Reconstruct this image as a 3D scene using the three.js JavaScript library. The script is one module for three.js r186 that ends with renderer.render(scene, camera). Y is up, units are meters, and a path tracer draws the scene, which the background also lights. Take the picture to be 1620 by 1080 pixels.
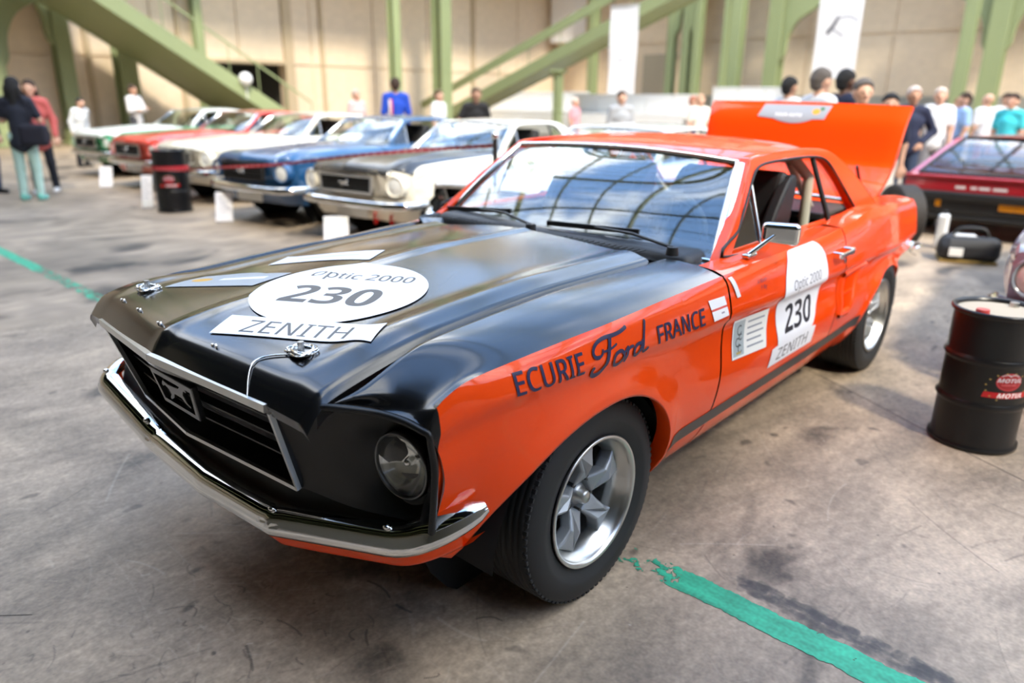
import * as THREE from 'three';
import { mergeGeometries, mergeVertices, toCreasedNormals } from 'three/addons/utils/BufferGeometryUtils.js';
import { RoundedBoxGeometry } from 'three/addons/geometries/RoundedBoxGeometry.js';

// ------------------------------------------------------------------ renderer, camera, sky, light
const renderer = new THREE.WebGLRenderer({ antialias: true });
renderer.toneMapping = THREE.LinearToneMapping;
renderer.toneMappingExposure = 2.2;
renderer.shadowMap.enabled = true;
renderer.shadowMap.type = THREE.PCFSoftShadowMap;
const scene = new THREE.Scene();
const camera = new THREE.PerspectiveCamera(49.87, 1620 / 1080, 0.1, 400);
{ // hand-held, looking down over the front left wing
  const yaw = 0.7169, pitch = -0.3187, roll = 0.0092;
  const f = new THREE.Vector3(Math.cos(pitch) * Math.cos(yaw), Math.sin(pitch), -Math.cos(pitch) * Math.sin(yaw));
  const r = new THREE.Vector3().crossVectors(f, new THREE.Vector3(0, 1, 0)).normalize();
  const u = new THREE.Vector3().crossVectors(r, f);
  const r2 = r.clone().multiplyScalar(Math.cos(roll)).addScaledVector(u, Math.sin(roll));
  const u2 = u.clone().multiplyScalar(Math.cos(roll)).addScaledVector(r, -Math.sin(roll));
  camera.position.set(-1.6342, 1.4658, 1.9185);
  camera.quaternion.setFromRotationMatrix(new THREE.Matrix4().makeBasis(r2, u2, f.clone().negate()));
  camera.focus = 1.98;
  camera.userData.fStop = 1.5;
}
const SUN_DIR = new THREE.Vector3(-0.30, 0.74, 0.60).normalize();
{ // summer sky: blue with broken white cloud all round
  const W = 1024, H = 512, d = new Float32Array(W * H * 4);
  const n3 = makeNoise(7);
  for (let j = 0; j < H; j++) for (let i = 0; i < W; i++) {
    const el = ((j + 0.5) / H - 0.5) * Math.PI, az = ((i + 0.5) / W - 0.5) * 2 * Math.PI;
    const y = Math.sin(el), x = Math.cos(az) * Math.cos(el), z = Math.sin(az) * Math.cos(el), o = (j * W + i) * 4;
    let c;
    if (y <= 0) c = [0.30, 0.29, 0.27];
    else {
      const h = Math.pow(1 - y, 3);
      c = [0.30 + 0.75 * h, 0.52 + 0.62 * h, 1.0 + 0.28 * h];
      const k = 1.6 / (y + 0.25);
      let s = 0, a = 0.5, q = 1;
      for (let m = 0; m < 5; m++) { s += a * n3(x * k * q, z * k * q, 3.1 + m); a *= 0.55; q *= 2.1; }
      const t = THREE.MathUtils.smoothstep(s, -0.06, 0.3) * 0.85;
      c = [c[0] + (2.45 - c[0]) * t, c[1] + (2.34 - c[1]) * t, c[2] + (2.25 - c[2]) * t];
    }
    d[o] = c[0]; d[o + 1] = c[1]; d[o + 2] = c[2]; d[o + 3] = 1;
  }
  const t = new THREE.DataTexture(d, W, H, THREE.RGBAFormat, THREE.FloatType);
  t.mapping = THREE.EquirectangularReflectionMapping; t.magFilter = THREE.LinearFilter; t.minFilter = THREE.LinearFilter; t.needsUpdate = true;
  scene.background = t; scene.environment = t;
  scene.backgroundIntensity = 1.7; scene.environmentIntensity = 1.7;
}
{ // the sun, standing behind the photographer: the added roof boarding keeps it off the foreground
  const sun = new THREE.DirectionalLight(0xfff0dc, 4.4);
  sun.name = 'sun';
  sun.position.copy(SUN_DIR).multiplyScalar(90);
  sun.target.position.set(0, 0, 0);
  sun.castShadow = true; sun.shadow.mapSize.set(4096, 4096); sun.shadow.radius = 14;
  Object.assign(sun.shadow.camera, { left: -60, right: 60, top: 60, bottom: -60, near: 1, far: 220 });
  scene.add(sun, sun.target);
}

// ------------------------------------------------------------------ helpers
function rng(seed) { let s = seed >>> 0; return () => { s = (s + 0x6d2b79f5) | 0; let t = Math.imul(s ^ (s >>> 15), 1 | s); t = (t + Math.imul(t ^ (t >>> 7), 61 | t)) ^ t; return ((t ^ (t >>> 14)) >>> 0) / 4294967296; }; }
function makeNoise(seed) { // value-gradient noise in three dimensions, about -1..1
  const r = rng(seed), p = new Uint8Array(512), g = [];
  const perm = [...Array(256).keys()];
  for (let i = 255; i > 0; i--) { const j = Math.floor(r() * (i + 1)); [perm[i], perm[j]] = [perm[j], perm[i]]; }
  for (let i = 0; i < 512; i++) p[i] = perm[i & 255];
  for (let i = 0; i < 256; i++) { const a = r() * 6.2832, z = r() * 2 - 1, q = Math.sqrt(1 - z * z); g.push([q * Math.cos(a), q * Math.sin(a), z]); }
  const fade = (t) => t * t * t * (t * (t * 6 - 15) + 10);
  return (x, y, z = 0) => {
    const X = Math.floor(x), Y = Math.floor(y), Z = Math.floor(z), fx = x - X, fy = y - Y, fz = z - Z, u = fade(fx), v = fade(fy), w = fade(fz);
    const c = (i, j, k) => { const q = g[p[p[p[(X + i) & 255] + ((Y + j) & 255)] + ((Z + k) & 255)]]; return q[0] * (fx - i) + q[1] * (fy - j) + q[2] * (fz - k); };
    const l = (a, b, t) => a + (b - a) * t;
    return 1.5 * l(l(l(c(0, 0, 0), c(1, 0, 0), u), l(c(0, 1, 0), c(1, 1, 0), u), v), l(l(c(0, 0, 1), c(1, 0, 1), u), l(c(0, 1, 1), c(1, 1, 1), u), v), w);
  };
}
const clamp = THREE.MathUtils.clamp, lerp = THREE.MathUtils.lerp, smooth = THREE.MathUtils.smoothstep;
const V = (x, y, z) => new THREE.Vector3(x, y, z);
function table(...rows) { // monotone cubic through (x, value) rows
  const n = rows.length, x = rows.map((r) => r[0]), y = rows.map((r) => r[1]), d = [], m = [];
  for (let i = 0; i < n - 1; i++) d.push((y[i + 1] - y[i]) / (x[i + 1] - x[i]));
  for (let i = 0; i < n; i++) m.push(i === 0 ? d[0] : i === n - 1 ? d[n - 2] : d[i - 1] * d[i] <= 0 ? 0 : (2 * d[i - 1] * d[i]) / (d[i - 1] + d[i]));
  return (t) => {
    if (t <= x[0]) return y[0]; if (t >= x[n - 1]) return y[n - 1];
    let i = 0; while (t > x[i + 1]) i++;
    const h = x[i + 1] - x[i], s = (t - x[i]) / h, s2 = s * s, s3 = s2 * s;
    return (2 * s3 - 3 * s2 + 1) * y[i] + (s3 - 2 * s2 + s) * h * m[i] + (-2 * s3 + 3 * s2) * y[i + 1] + (s3 - s2) * h * m[i + 1];
  };
}
function grid(nu, nv, f, closeU = false) { // surface over (u, v) in 0..1; f gives [x, y, z] or [x, y, z, s, t]
  const p = [], uv = [], ix = [];
  for (let j = 0; j <= nv; j++) for (let i = 0; i <= nu; i++) { const q = f(i / nu, j / nv, i, j); p.push(q[0], q[1], q[2]); uv.push(q[3] ?? i / nu, q[4] ?? j / nv); }
  const w = nu + 1;
  for (let j = 0; j < nv; j++) for (let i = 0; i < nu; i++) { const a = j * w + i; ix.push(a, a + 1, a + w, a + 1, a + w + 1, a + w); }
  const g = new THREE.BufferGeometry();
  g.setAttribute('position', new THREE.Float32BufferAttribute(p, 3)); g.setAttribute('uv', new THREE.Float32BufferAttribute(uv, 2)); g.setIndex(ix); g.computeVertexNormals();
  return g;
}
function mirrored(g) { // the same on the car's other side
  const m = g.clone(); m.scale(1, 1, -1);
  if (m.index) { const a = m.index.array; for (let i = 0; i < a.length; i += 3) { const t = a[i]; a[i] = a[i + 2]; a[i + 2] = t; } }
  else { for (const k of Object.keys(m.attributes)) { const a = m.attributes[k], n = a.itemSize; for (let i = 0; i < a.count; i += 3) for (let c = 0; c < n; c++) { const t = a.array[i * n + c]; a.array[i * n + c] = a.array[(i + 2) * n + c]; a.array[(i + 2) * n + c] = t; } } }
  return m;
}
const flat = (g) => { const h = g.index ? g.toNonIndexed() : g; for (const k of Object.keys(h.attributes)) if (!['position', 'normal', 'uv'].includes(k)) h.deleteAttribute(k); return h; };
const merge = (list) => mergeGeometries(list.map(flat));
function rbox(w, h, d, x = 0, y = 0, z = 0, r = 0.01, seg = 2) { const g = new RoundedBoxGeometry(w, h, d, seg, Math.min(r, w / 2.01, h / 2.01, d / 2.01)); g.translate(x, y, z); return g; }
function box(w, h, d, x = 0, y = 0, z = 0) { const g = new THREE.BoxGeometry(w, h, d); g.translate(x, y, z); return g; }
function tube(pts, r, seg = 24, rad = 8, closed = false) { return new THREE.TubeGeometry(new THREE.CatmullRomCurve3(pts.map((p) => V(...p)), closed, 'catmullrom', 0.5), seg, r, rad, closed); }
function polytube(pts, r, rad = 8) { return merge(pts.slice(1).flatMap((b, i) => [rod(pts[i], b, r, r, rad), (() => { const s = new THREE.SphereGeometry(r, rad, 6); s.translate(...b); return s; })()])); }
function rod(a, b, r0, r1 = r0, rad = 10) { // a tapered round bar between two points
  const A = V(...a), B = V(...b), l = A.distanceTo(B), g = new THREE.CylinderGeometry(r1, r0, l, rad);
  g.applyQuaternion(new THREE.Quaternion().setFromUnitVectors(V(0, 1, 0), B.clone().sub(A).normalize())); g.translate(...A.clone().add(B).multiplyScalar(0.5).toArray());
  return g;
}
function beam(a, b, w, h, up = [0, 1, 0]) { // a square bar between two points: w across, h along up
  const A = V(...a), B = V(...b), x = B.clone().sub(A), l = x.length(); x.normalize();
  const z = new THREE.Vector3().crossVectors(x, V(...up)).normalize(), y = new THREE.Vector3().crossVectors(z, x);
  const g = new THREE.BoxGeometry(l, h, w); g.applyMatrix4(new THREE.Matrix4().makeBasis(x, y, z)); g.translate(...A.add(B).multiplyScalar(0.5).toArray());
  return g;
}
function sweep(path, prof, up = null, closed = false) { // profile points [a, b] (a outward, b up) carried along path points, outward = horizontal normal
  const n = path.length, rows = [];
  for (let i = 0; i < n; i++) {
    const P = V(...path[i]), A = V(...path[Math.max(0, i - 1)]), B = V(...path[Math.min(n - 1, i + 1)]);
    const t = B.sub(A).normalize(), u = up ? V(...up) : V(0, 1, 0), o = new THREE.Vector3().crossVectors(t, u).normalize(), w = new THREE.Vector3().crossVectors(o, t);
    rows.push(prof.map(([a, b]) => P.clone().addScaledVector(o, a).addScaledVector(w, b)));
  }
  return grid(prof.length - 1, n - 1, (u, v, i, j) => rows[j][i].toArray());
}
function extrude(pts, depth, bevel = 0.003, holes = [], seg = 2) {
  const s = new THREE.Shape(pts.map((p) => new THREE.Vector2(p[0], p[1])));
  for (const h of holes) s.holes.push(new THREE.Path(h.map((p) => new THREE.Vector2(p[0], p[1]))));
  return new THREE.ExtrudeGeometry(s, { depth, bevelEnabled: bevel > 0, bevelThickness: bevel, bevelSize: bevel, bevelOffset: -bevel, bevelSegments: seg, curveSegments: 8 });
}
const spline2 = (pts, n) => new THREE.SplineCurve(pts.map((p) => new THREE.Vector2(...p))).getPoints(n).map((p) => [p.x, p.y]);
const NAMES = new Map();
function numbered(name) { const k = NAMES.get(name) ?? 0; NAMES.set(name, k + 1); return k ? name + '_' + String(k).padStart(3, '0') : name; }
function shadowed(o) { o.traverse((m) => { if (m.isMesh) { m.castShadow = true; m.receiveShadow = true; } }); return o; }
function part(parent, name, geo, mat, label) { const m = new THREE.Mesh(geo, mat); m.name = name; m.castShadow = m.receiveShadow = true; if (label) m.userData.label = label; parent.add(m); return m; }
function thing(name, label, category, pos = [0, 0, 0], turn = 0, group) {
  const o = new THREE.Group(); o.name = numbered(name); o.position.set(...pos); o.rotation.y = turn; o.userData = { label, category }; if (group) o.userData.group = group; scene.add(o); return o;
}
function struct(name, geo, mat, parent) { const m = new THREE.Mesh(geo, mat); m.name = parent ? name : numbered(name); m.castShadow = m.receiveShadow = true; m.userData.kind = 'structure'; (parent ?? scene).add(m); return m; }
function canvasTexture(w, h, draw, repeat = false) {
  const c = document.createElement('canvas'); c.width = w; c.height = h; draw(c.getContext('2d'), w, h);
  const t = new THREE.CanvasTexture(c); t.colorSpace = THREE.SRGBColorSpace; if (repeat) t.wrapS = t.wrapT = THREE.RepeatWrapping; t.anisotropy = 8; return t;
}
const std = (color, roughness = 0.6, metalness = 0, extra = {}) => new THREE.MeshStandardMaterial({ color, roughness, metalness, ...extra });
const phys = (color, roughness, extra = {}) => new THREE.MeshPhysicalMaterial({ color, roughness, ...extra });
const lin = (r, g, b) => new THREE.Color().setRGB(r, g, b);

// ------------------------------------------------------------------ materials
const paint = (c, rough = 0.3) => phys(c, rough, { clearcoat: 1, clearcoatRoughness: 0.04 });
const M = {
  orange: phys(lin(0.92, 0.066, 0.002), 0.5, { specularIntensity: 0.1, clearcoat: 0.75, clearcoatRoughness: 0.06 }),
  satinBlack: phys(lin(0.005, 0.005, 0.0055), 0.2, { clearcoat: 0.6, clearcoatRoughness: 0.14 }), satinFront: phys(lin(0.004, 0.004, 0.004), 0.38, { specularIntensity: 0.8 }),
  black: std(lin(0.012, 0.012, 0.012), 0.55), deepBlack: std(lin(0.006, 0.006, 0.006), 0.8), glossBlack: phys(lin(0.01, 0.01, 0.01), 0.22),
  chrome: std(lin(0.80, 0.80, 0.79), 0.07, 1), brushed: std(lin(0.62, 0.62, 0.60), 0.28, 1), steel: std(lin(0.45, 0.45, 0.44), 0.35, 1),
  castGrey: std(lin(0.36, 0.38, 0.40), 0.45, 0.5), darkMetal: std(lin(0.05, 0.05, 0.05), 0.4, 0.6),
  rubber: std(lin(0.016, 0.016, 0.016), 0.68), glass: phys(lin(0.93, 0.97, 0.96), 0, { transmission: 1, thickness: 0, ior: 1.72 }),
  lens: phys(lin(0.97, 0.98, 0.98), 0.02, { transmission: 1, thickness: 0, ior: 1.5 }),
  reflector: std(lin(0.75, 0.75, 0.73), 0.16, 1), white: std(lin(0.78, 0.78, 0.77), 0.5), cage: phys(lin(0.72, 0.68, 0.55), 0.35),
  redLens: phys(lin(0.55, 0.01, 0.01), 0.15), amber: phys(lin(0.75, 0.28, 0.01), 0.2), vinyl: std(lin(0.014, 0.014, 0.015), 0.5), carpet: std(lin(0.02, 0.02, 0.022), 0.95),
};
// ------------------------------------------------------------------ the hall
const hallNoise = makeNoise(21);
const fbm = (x, y, o, z = 0) => { let s = 0, a = 0.5, q = 1; for (let i = 0; i < o; i++) { s += a * hallNoise(x * q, y * q, z + i * 3.7); a *= 0.5; q *= 2.07; } return s; };
const WZ = -24.6, WX = 32, WS = 13; // left wall plane, far wall plane, spring of the roof
function concreteTexture(size, metres, x0, z0, seed, fine) { // worn trowelled screed: cloudy tone, scuffs, tyre rub, pale scratches
  const c = document.createElement('canvas'); c.width = c.height = size; const g = c.getContext('2d'), im = g.createImageData(size, size), r = rng(seed);
  for (let j = 0; j < size; j++) for (let i = 0; i < size; i++) {
    const x = x0 + (i / size) * metres, z = z0 + (j / size) * metres, o = (j * size + i) * 4;
    const wx = x + 0.25 * hallNoise(x * 1.3, z * 1.3, 9), wz = z + 0.25 * hallNoise(x * 1.3, z * 1.3, 15);
    const big = fbm(wx * 0.55, wz * 0.55, 4), mid = fbm(wx * 2.3, wz * 3.4, 4, 20), st = fbm(x * 1.4 + z * 4, z * 9 - x * 3, 3, 40);
    let v = 0.60 + 0.2 * big + 0.22 * mid + 0.09 * st;
    const dk = fbm(wx * 1.1 + 7, wz * 1.7, 5, 60); v -= 0.28 * smooth(dk, 0.16, 0.42);       // oil and rubber stains
    if (fine) { v += 0.06 * hallNoise(x * 55, z * 55, 70) + 0.06 * hallNoise(x * 21, z * 30, 80) + 0.06 * hallNoise(x * 110, z * 110, 75); const sp = hallNoise(x * 13, z * 13, 90); v -= 0.22 * smooth(sp, 0.5, 0.75) * smooth(mid, -0.3, 0.2); }
    v = clamp(v, 0.12, 0.95);
    const w = 0.5 + 0.5 * fbm(x * 0.8, z * 0.8, 3, 100);
    im.data[o] = 255 * v * (0.98 + 0.02 * w); im.data[o + 1] = 255 * v * (0.872 + 0.01 * w); im.data[o + 2] = 255 * v * (0.765 - 0.04 * w); im.data[o + 3] = 255;
  }
  g.putImageData(im, 0, 0);
  const S = size / metres, n = fine ? 1000 : 120;
  g.lineCap = 'round';
  for (let k = 0; k < n; k++) { // scratches and drag marks
    const x = r() * size, y = r() * size, a = r() * 6.28, l = (0.1 + 0.9 * r() * r()) * S * (fine ? 0.8 : 2), dark = r() < 0.55;
    g.strokeStyle = dark ? `rgba(45,38,33,${0.10 + 0.2 * r()})` : `rgba(225,212,196,${0.08 + 0.18 * r()})`; g.lineWidth = Math.max(0.7, S * (0.002 + 0.010 * r() * r()));
    g.beginPath(); g.moveTo(x, y); g.quadraticCurveTo(x + Math.cos(a) * l * 0.5 + (r() - 0.5) * l * 0.3, y + Math.sin(a) * l * 0.5 + (r() - 0.5) * l * 0.3, x + Math.cos(a) * l, y + Math.sin(a) * l); g.stroke();
  }
  if (fine) for (let k = 0; k < 900; k++) { const x = r() * size, y = r() * size; g.fillStyle = r() < 0.7 ? `rgba(40,34,30,${0.2 + 0.4 * r()})` : `rgba(232,222,208,${0.2 + 0.3 * r()})`; g.beginPath(); g.ellipse(x, y, 0.6 + 2.6 * r() * r(), 0.5 + 1.4 * r() * r(), r() * 3, 0, 6.3); g.fill(); }
  if (fine) { // tyre rub beside the green line, and a patch of old scrapes in front of the car
    const px = (x, z) => [(x - x0) * S, (z - z0) * S];
    for (let k = 0; k < 520; k++) { const m = r(), [x, y] = px(lerp(0.365, 0.31, m) + (r() - 0.5) * 0.075, lerp(1.17, 1.78, m) + (r() - 0.5) * 0.05), d = 0.5 + 0.5 * hallNoise(x * 0.02, y * 0.02, 5); if (r() < d) { g.fillStyle = `rgba(58,54,52,${0.10 + 0.22 * r()})`; g.beginPath(); g.ellipse(x, y, 1 + 5 * r(), 1 + 7 * r(), 0.1, 0, 6.3); g.fill(); } }
    for (let k = 0; k < 330; k++) { const [x, y] = px(-0.75 + (r() + r() - 1) * 0.75, 0.15 + (r() + r() - 1) * 0.85), a = 0.6 + (r() < 0.5 ? 0 : 1.3) + (r() - 0.5) * 0.9, l = (0.02 + 0.13 * r() * r()) * S, pale = r() < 0.6; g.strokeStyle = pale ? `rgba(205,188,166,${0.12 + 0.25 * r()})` : `rgba(38,32,28,${0.15 + 0.3 * r()})`; g.lineWidth = 0.6 + 2.2 * r() * r(); g.beginPath(); g.moveTo(x, y); g.quadraticCurveTo(x + Math.cos(a) * l * 0.5 + (r() - 0.5) * 14, y + Math.sin(a) * l * 0.5 + (r() - 0.5) * 14, x + Math.cos(a) * l, y + Math.sin(a) * l); g.stroke(); }
  }
  const t = new THREE.CanvasTexture(c); t.colorSpace = THREE.SRGBColorSpace; t.anisotropy = 16; return t;
}
const nearTex = concreteTexture(2048, 8, -2.6, -3.6, 5, true), farTex = concreteTexture(1024, 26, 0, 0, 6, false);
farTex.wrapS = farTex.wrapT = THREE.MirroredRepeatWrapping;
const plainMat = std(0xffffff, 0.62, 0, { map: farTex }), nearMat = std(0xffffff, 0.58, 0, { map: nearTex, bumpMap: nearTex, bumpScale: 0.0035 });
const slabs = [];
const slab = (x0, x1, z0, z1) => { // one cast bay of the floor, uv in metres
  const g = grid(1, 1, (u, v) => [lerp(x0, x1, u), 0, lerp(z1, z0, v), lerp(x0, x1, u) / 26, lerp(z1, z0, v) / 26]); slabs.push(g);
};
slab(-32, -2.6, -26, 26); slab(5.4, 34, -26, 26); slab(-2.6, 5.4, -26, -3.6); slab(-2.6, 5.4, 4.4, 26);
const floor = struct('floor', merge([...slabs, box(68, 0.3, 54, 0, -0.16, 0)]), plainMat);
struct('slab', grid(1, 1, (u, v) => [lerp(-2.6, 5.4, u), 0, lerp(4.4, -3.6, v), u, v]), nearMat, floor);
// the green painted line, worn through in places, running under the car to the far side
for (const [W, H, m0, m1] of [[1024, 48, 0, 12.6], [2048, 96, 12.6, 17]]) {
  const c = document.createElement('canvas'); c.width = W; c.height = H; const g = c.getContext('2d'), im = g.createImageData(W, H);
  for (let j = 0; j < H; j++) for (let i = 0; i < W; i++) {
    const m = lerp(m0, m1, i / W), t = (j / H - 0.5) * 0.115, o = (j * W + i) * 4; // metres along and across
    const worn = 0.55 * hallNoise(m * 6, t * 9, 3) + 0.6 * hallNoise(m * 24, t * 30, 5) + 0.45 * hallNoise(m * 70, t * 80, 6) + 0.3 * hallNoise(m * 160, t * 180, 7);
    const gone = (1 - smooth(Math.abs(m - 15.03), 0.06, 0.25)) * 1.15 + (1 - smooth(Math.abs(m - 11.2), 2.2, 2.8)) * 0.8;  // driven away around the wheel tracks
    const edge = (0.0575 - Math.abs(t)) * 70 - 0.3 + 0.55 * hallNoise(m * 18, t * 10, 8) + 0.4 * hallNoise(m * 60, t * 40, 9);
    const keep = edge > 0 && worn < 0.80 - gone - 0.25 * smooth(hallNoise(m * 2.3, 0, 21), 0.1, 0.5), q = 0.88 + 0.14 * hallNoise(m * 9, t * 30, 11) + 0.1 * hallNoise(m * 80, t * 80, 12);
    im.data[o] = 58 * q; im.data[o + 1] = 190 * q; im.data[o + 2] = 146 * q; im.data[o + 3] = keep ? 255 : 0;
  }
  g.putImageData(im, 0, 0);
  const t = new THREE.CanvasTexture(c); t.colorSpace = THREE.SRGBColorSpace;
  const ax = 0.62, az = -14.2, bx = 0.20, bz = 2.8;
  struct('floor_line', grid(20, 1, (u, v) => { const s = lerp(m0, m1, u) / 17; return [lerp(ax, bx, s) + (v - 0.5) * 0.115, 0.0015, lerp(az, bz, s), u, v]; }), std(0xffffff, 0.55, 0, { map: t, alphaTest: 0.5 }), floor);
}
{ // a shallow saw-cut joint and hairline crack in front of the car
  const cut = []; const r = rng(3);
  const line = (a, b, w) => { const n = 10, p = []; for (let i = 0; i <= n; i++) p.push([lerp(a[0], b[0], i / n) + (r() - 0.5) * 0.03, 0.001, lerp(a[1], b[1], i / n) + (r() - 0.5) * 0.03]); cut.push(grid(1, n, (u, v, i, j) => [p[j][0] + (u - 0.5) * w, 0.001, p[j][2] + (u - 0.5) * w * 0.4])); };
  line([-2.4, -1.6], [-1.2, -0.35], 0.006); line([-2.3, 0.9], [-0.9, 2.5], 0.005); line([1.4, 2.3], [2.6, 0.4], 0.005);
  struct('floor_crack', merge(cut), std(lin(0.06, 0.05, 0.045), 0.9), floor);
}
const wallTex = canvasTexture(1024, 1024, (g, w, h) => {
  const im = g.createImageData(w, h);
  for (let j = 0; j < h; j++) for (let i = 0; i < w; i++) { const o = (j * w + i) * 4, v = 0.955 + 0.05 * fbm(i / 90, j / 60, 4) + 0.02 * fbm(i / 12, j / 400, 3, 9); im.data[o] = 233 * v; im.data[o + 1] = 212 * v; im.data[o + 2] = 183 * v; im.data[o + 3] = 255; }
  g.putImageData(im, 0, 0);
}, true);
const tan = std(0xffffff, 0.8, 0, { map: wallTex }), tanDark = std(lin(0.42, 0.36, 0.26), 0.8), tanTrim = std(lin(0.50, 0.39, 0.25), 0.75), cream = std(lin(0.84, 0.80, 0.71), 0.7), baseGrey = std(lin(0.30, 0.29, 0.25), 0.85);
const green = std(lin(0.26, 0.305, 0.15), 0.5); // all the ironwork
const uvm = (g, s = 4) => { const p = g.attributes.position, n = g.attributes.normal, uv = []; for (let i = 0; i < p.count; i++) uv.push((Math.abs(n.getX(i)) > 0.7 ? p.getZ(i) : p.getX(i)) / s, (Math.abs(n.getY(i)) > 0.7 ? p.getZ(i) : p.getY(i)) / s); g.setAttribute('uv', new THREE.Float32BufferAttribute(uv, 2)); return g; };
// left wall with the loading bay under the stair, far wall, and the two walls behind the photographer
const bay = [12.25, 15.35, 2.64];
const wallLeft = struct('wall_left', uvm(merge([box(44.25, WS, 0.5, bay[0] - 22.125, WS / 2, WZ - 0.25), box(WX - bay[1] + 0.5, WS, 0.5, (WX + 0.5 + bay[1]) / 2, WS / 2, WZ - 0.25), box(bay[1] - bay[0], WS - bay[2], 0.5, (bay[0] + bay[1]) / 2, (WS + bay[2]) / 2, WZ - 0.25)])), tan);
const wallFar = struct('wall_far', uvm(box(0.5, WS, 50, WX + 0.25, WS / 2, 0)), tan);
const shadeWall = std(lin(0.17, 0.15, 0.115), 0.8);  // unseen walls, coloured darker than the others to cut fill light
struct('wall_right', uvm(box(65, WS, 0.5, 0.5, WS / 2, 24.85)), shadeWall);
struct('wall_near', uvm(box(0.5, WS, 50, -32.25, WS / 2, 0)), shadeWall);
struct('bay_recess', merge([box(3.3, 0.2, 4, 13.8, 2.8, WZ - 2.4), box(0.2, 3, 4, 12.1, 1.4, WZ - 2.4), box(0.2, 3, 4, 15.5, 1.4, WZ - 2.4), box(3.6, 3, 0.2, 13.8, 1.4, WZ - 4.3)]), std(lin(0.05, 0.045, 0.035), 0.9), wallLeft);
// panels of the left wall: framed boards about 3.1 m wide with a joint at lintel height
for (let x = -30; x < 31; x += 3.1) {
  const inBay = x + 3.1 > bay[0] && x < bay[1], y0 = inBay ? 2.75 : 0.25;
  if (!inBay) struct('panel', uvm(rbox(3.02, 2.42, 0.06, x + 1.55, 1.4, WZ + 0.03, 0.015)), tan, wallLeft);
  struct('panel', uvm(rbox(3.02, 3.9, 0.06, x + 1.55, 4.62, WZ + 0.03, 0.015)), tan, wallLeft);
  struct('panel', uvm(rbox(3.02, 3.2, 0.06, x + 1.55, 8.26, WZ + 0.03, 0.015)), tan, wallLeft);
}
for (const x of [15.45, 17.0, 8.2, 11.2, 25.6]) struct('pilaster', uvm(rbox(x === 15.45 ? 0.42 : 0.16, 8.4, 0.16, x, 4.2, WZ + 0.1, 0.03)), tanTrim, wallLeft);
struct('lintel', rbox(3.7, 0.14, 0.2, 13.8, 2.7, WZ + 0.06, 0.02), tanTrim, wallLeft);
for (let z = -24.4; z < 24; z += 3.4) {
  struct('panel', uvm(rbox(0.06, 2.3, 3.32, WX - 0.03, 2.86, z + 1.7, 0.015)), tan, wallFar);
  struct('panel', uvm(rbox(0.06, 4.2, 3.32, WX - 0.03, 6.2, z + 1.7, 0.015)), tan, wallFar);
  struct('panel', uvm(rbox(0.06, 1.4, 3.32, WX - 0.03, 9.15, z + 1.7, 0.015)), tan, wallFar);
}
struct('plinth', rbox(0.1, 1.7, 49, WX - 0.05, 0.85, 0, 0.02), baseGrey, wallFar);
struct('door_panel', rbox(0.08, 2.6, 1.9, WX - 0.08, 2.3, -17.9, 0.02), tanDark, wallFar);
struct('trim_1', merge([rbox(64, 0.5, 0.7, 0, WS + 0.1, WZ + 0.2, 0.05)]), green);
struct('trim_2', merge([rbox(0.7, 0.5, 49, WX - 0.2, WS + 0.1, 0, 0.05)]), green);
// the gallery that runs round the hall above the columns
const gallery = struct('gallery_floor', merge([box(64.5, 0.35, 3.2, 0, 7.9, WZ + 1.6), box(1.8, 0.35, 46, WX - 0.9, 7.9, 1.6)]), tan);
struct('gallery_beam', merge([rbox(61, 0.55, 0.25, -1.7, 7.85, WZ + 3.25, 0.03), rbox(0.25, 0.55, 46, WX - 1.85, 7.85, 1.6, 0.03)]), green, gallery);
{ const rail = [rbox(61, 0.08, 0.08, -1.7, 9.1, WZ + 3.25, 0.02), rbox(0.08, 0.08, 46, WX - 1.85, 9.1, 1.6, 0.02)]; for (let x = -32; x < 28.6; x += 0.8) rail.push(box(0.05, 1.0, 0.05, x, 8.6, WZ + 3.25)); for (let z = -21; z < 24.5; z += 0.8) rail.push(box(0.05, 1.0, 0.05, WX - 1.85, 8.6, z)); struct('gallery_railing', merge(rail), green, gallery); }
// the vault: iron arches, purlins and glazing bars; glass over the far part of the nave, unseen boarding added over the near part to darken the foreground
const vault = (t) => { const a = (t - 0.5) * 2 * Math.asin(24.6 / 35.3); return [35.3 * Math.sin(a), 35.3 * Math.cos(a) - 25.3 + WS]; };
const ADDED_BOARD_X = -5.8;
const roof = new THREE.Group(); roof.name = 'ceiling'; roof.userData.kind = 'structure'; scene.add(roof);
for (let x = -31; x <= 32; x += 6.3) {
  const deep = [], low = [];
  for (let i = 0; i < 36; i++) {
    const [z0, y0] = vault(i / 36), [z1, y1] = vault((i + 1) / 36);
    deep.push(beam([x, y0 - 0.1, z0], [x, y1 - 0.1, z1], 0.3, 0.22)); low.push(beam([x, y0 - 1.15, z0 * 0.985], [x, y1 - 1.15, z1 * 0.985], 0.26, 0.2));
    low.push(i % 2 ? beam([x, y0 - 0.1, z0], [x, y1 - 1.15, z1 * 0.985], 0.08, 0.1) : beam([x, y0 - 1.15, z0 * 0.985], [x, y1 - 0.1, z1], 0.08, 0.1));
  }
  struct('roof_arch', merge([...deep, ...low]), green, roof);
}
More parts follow.
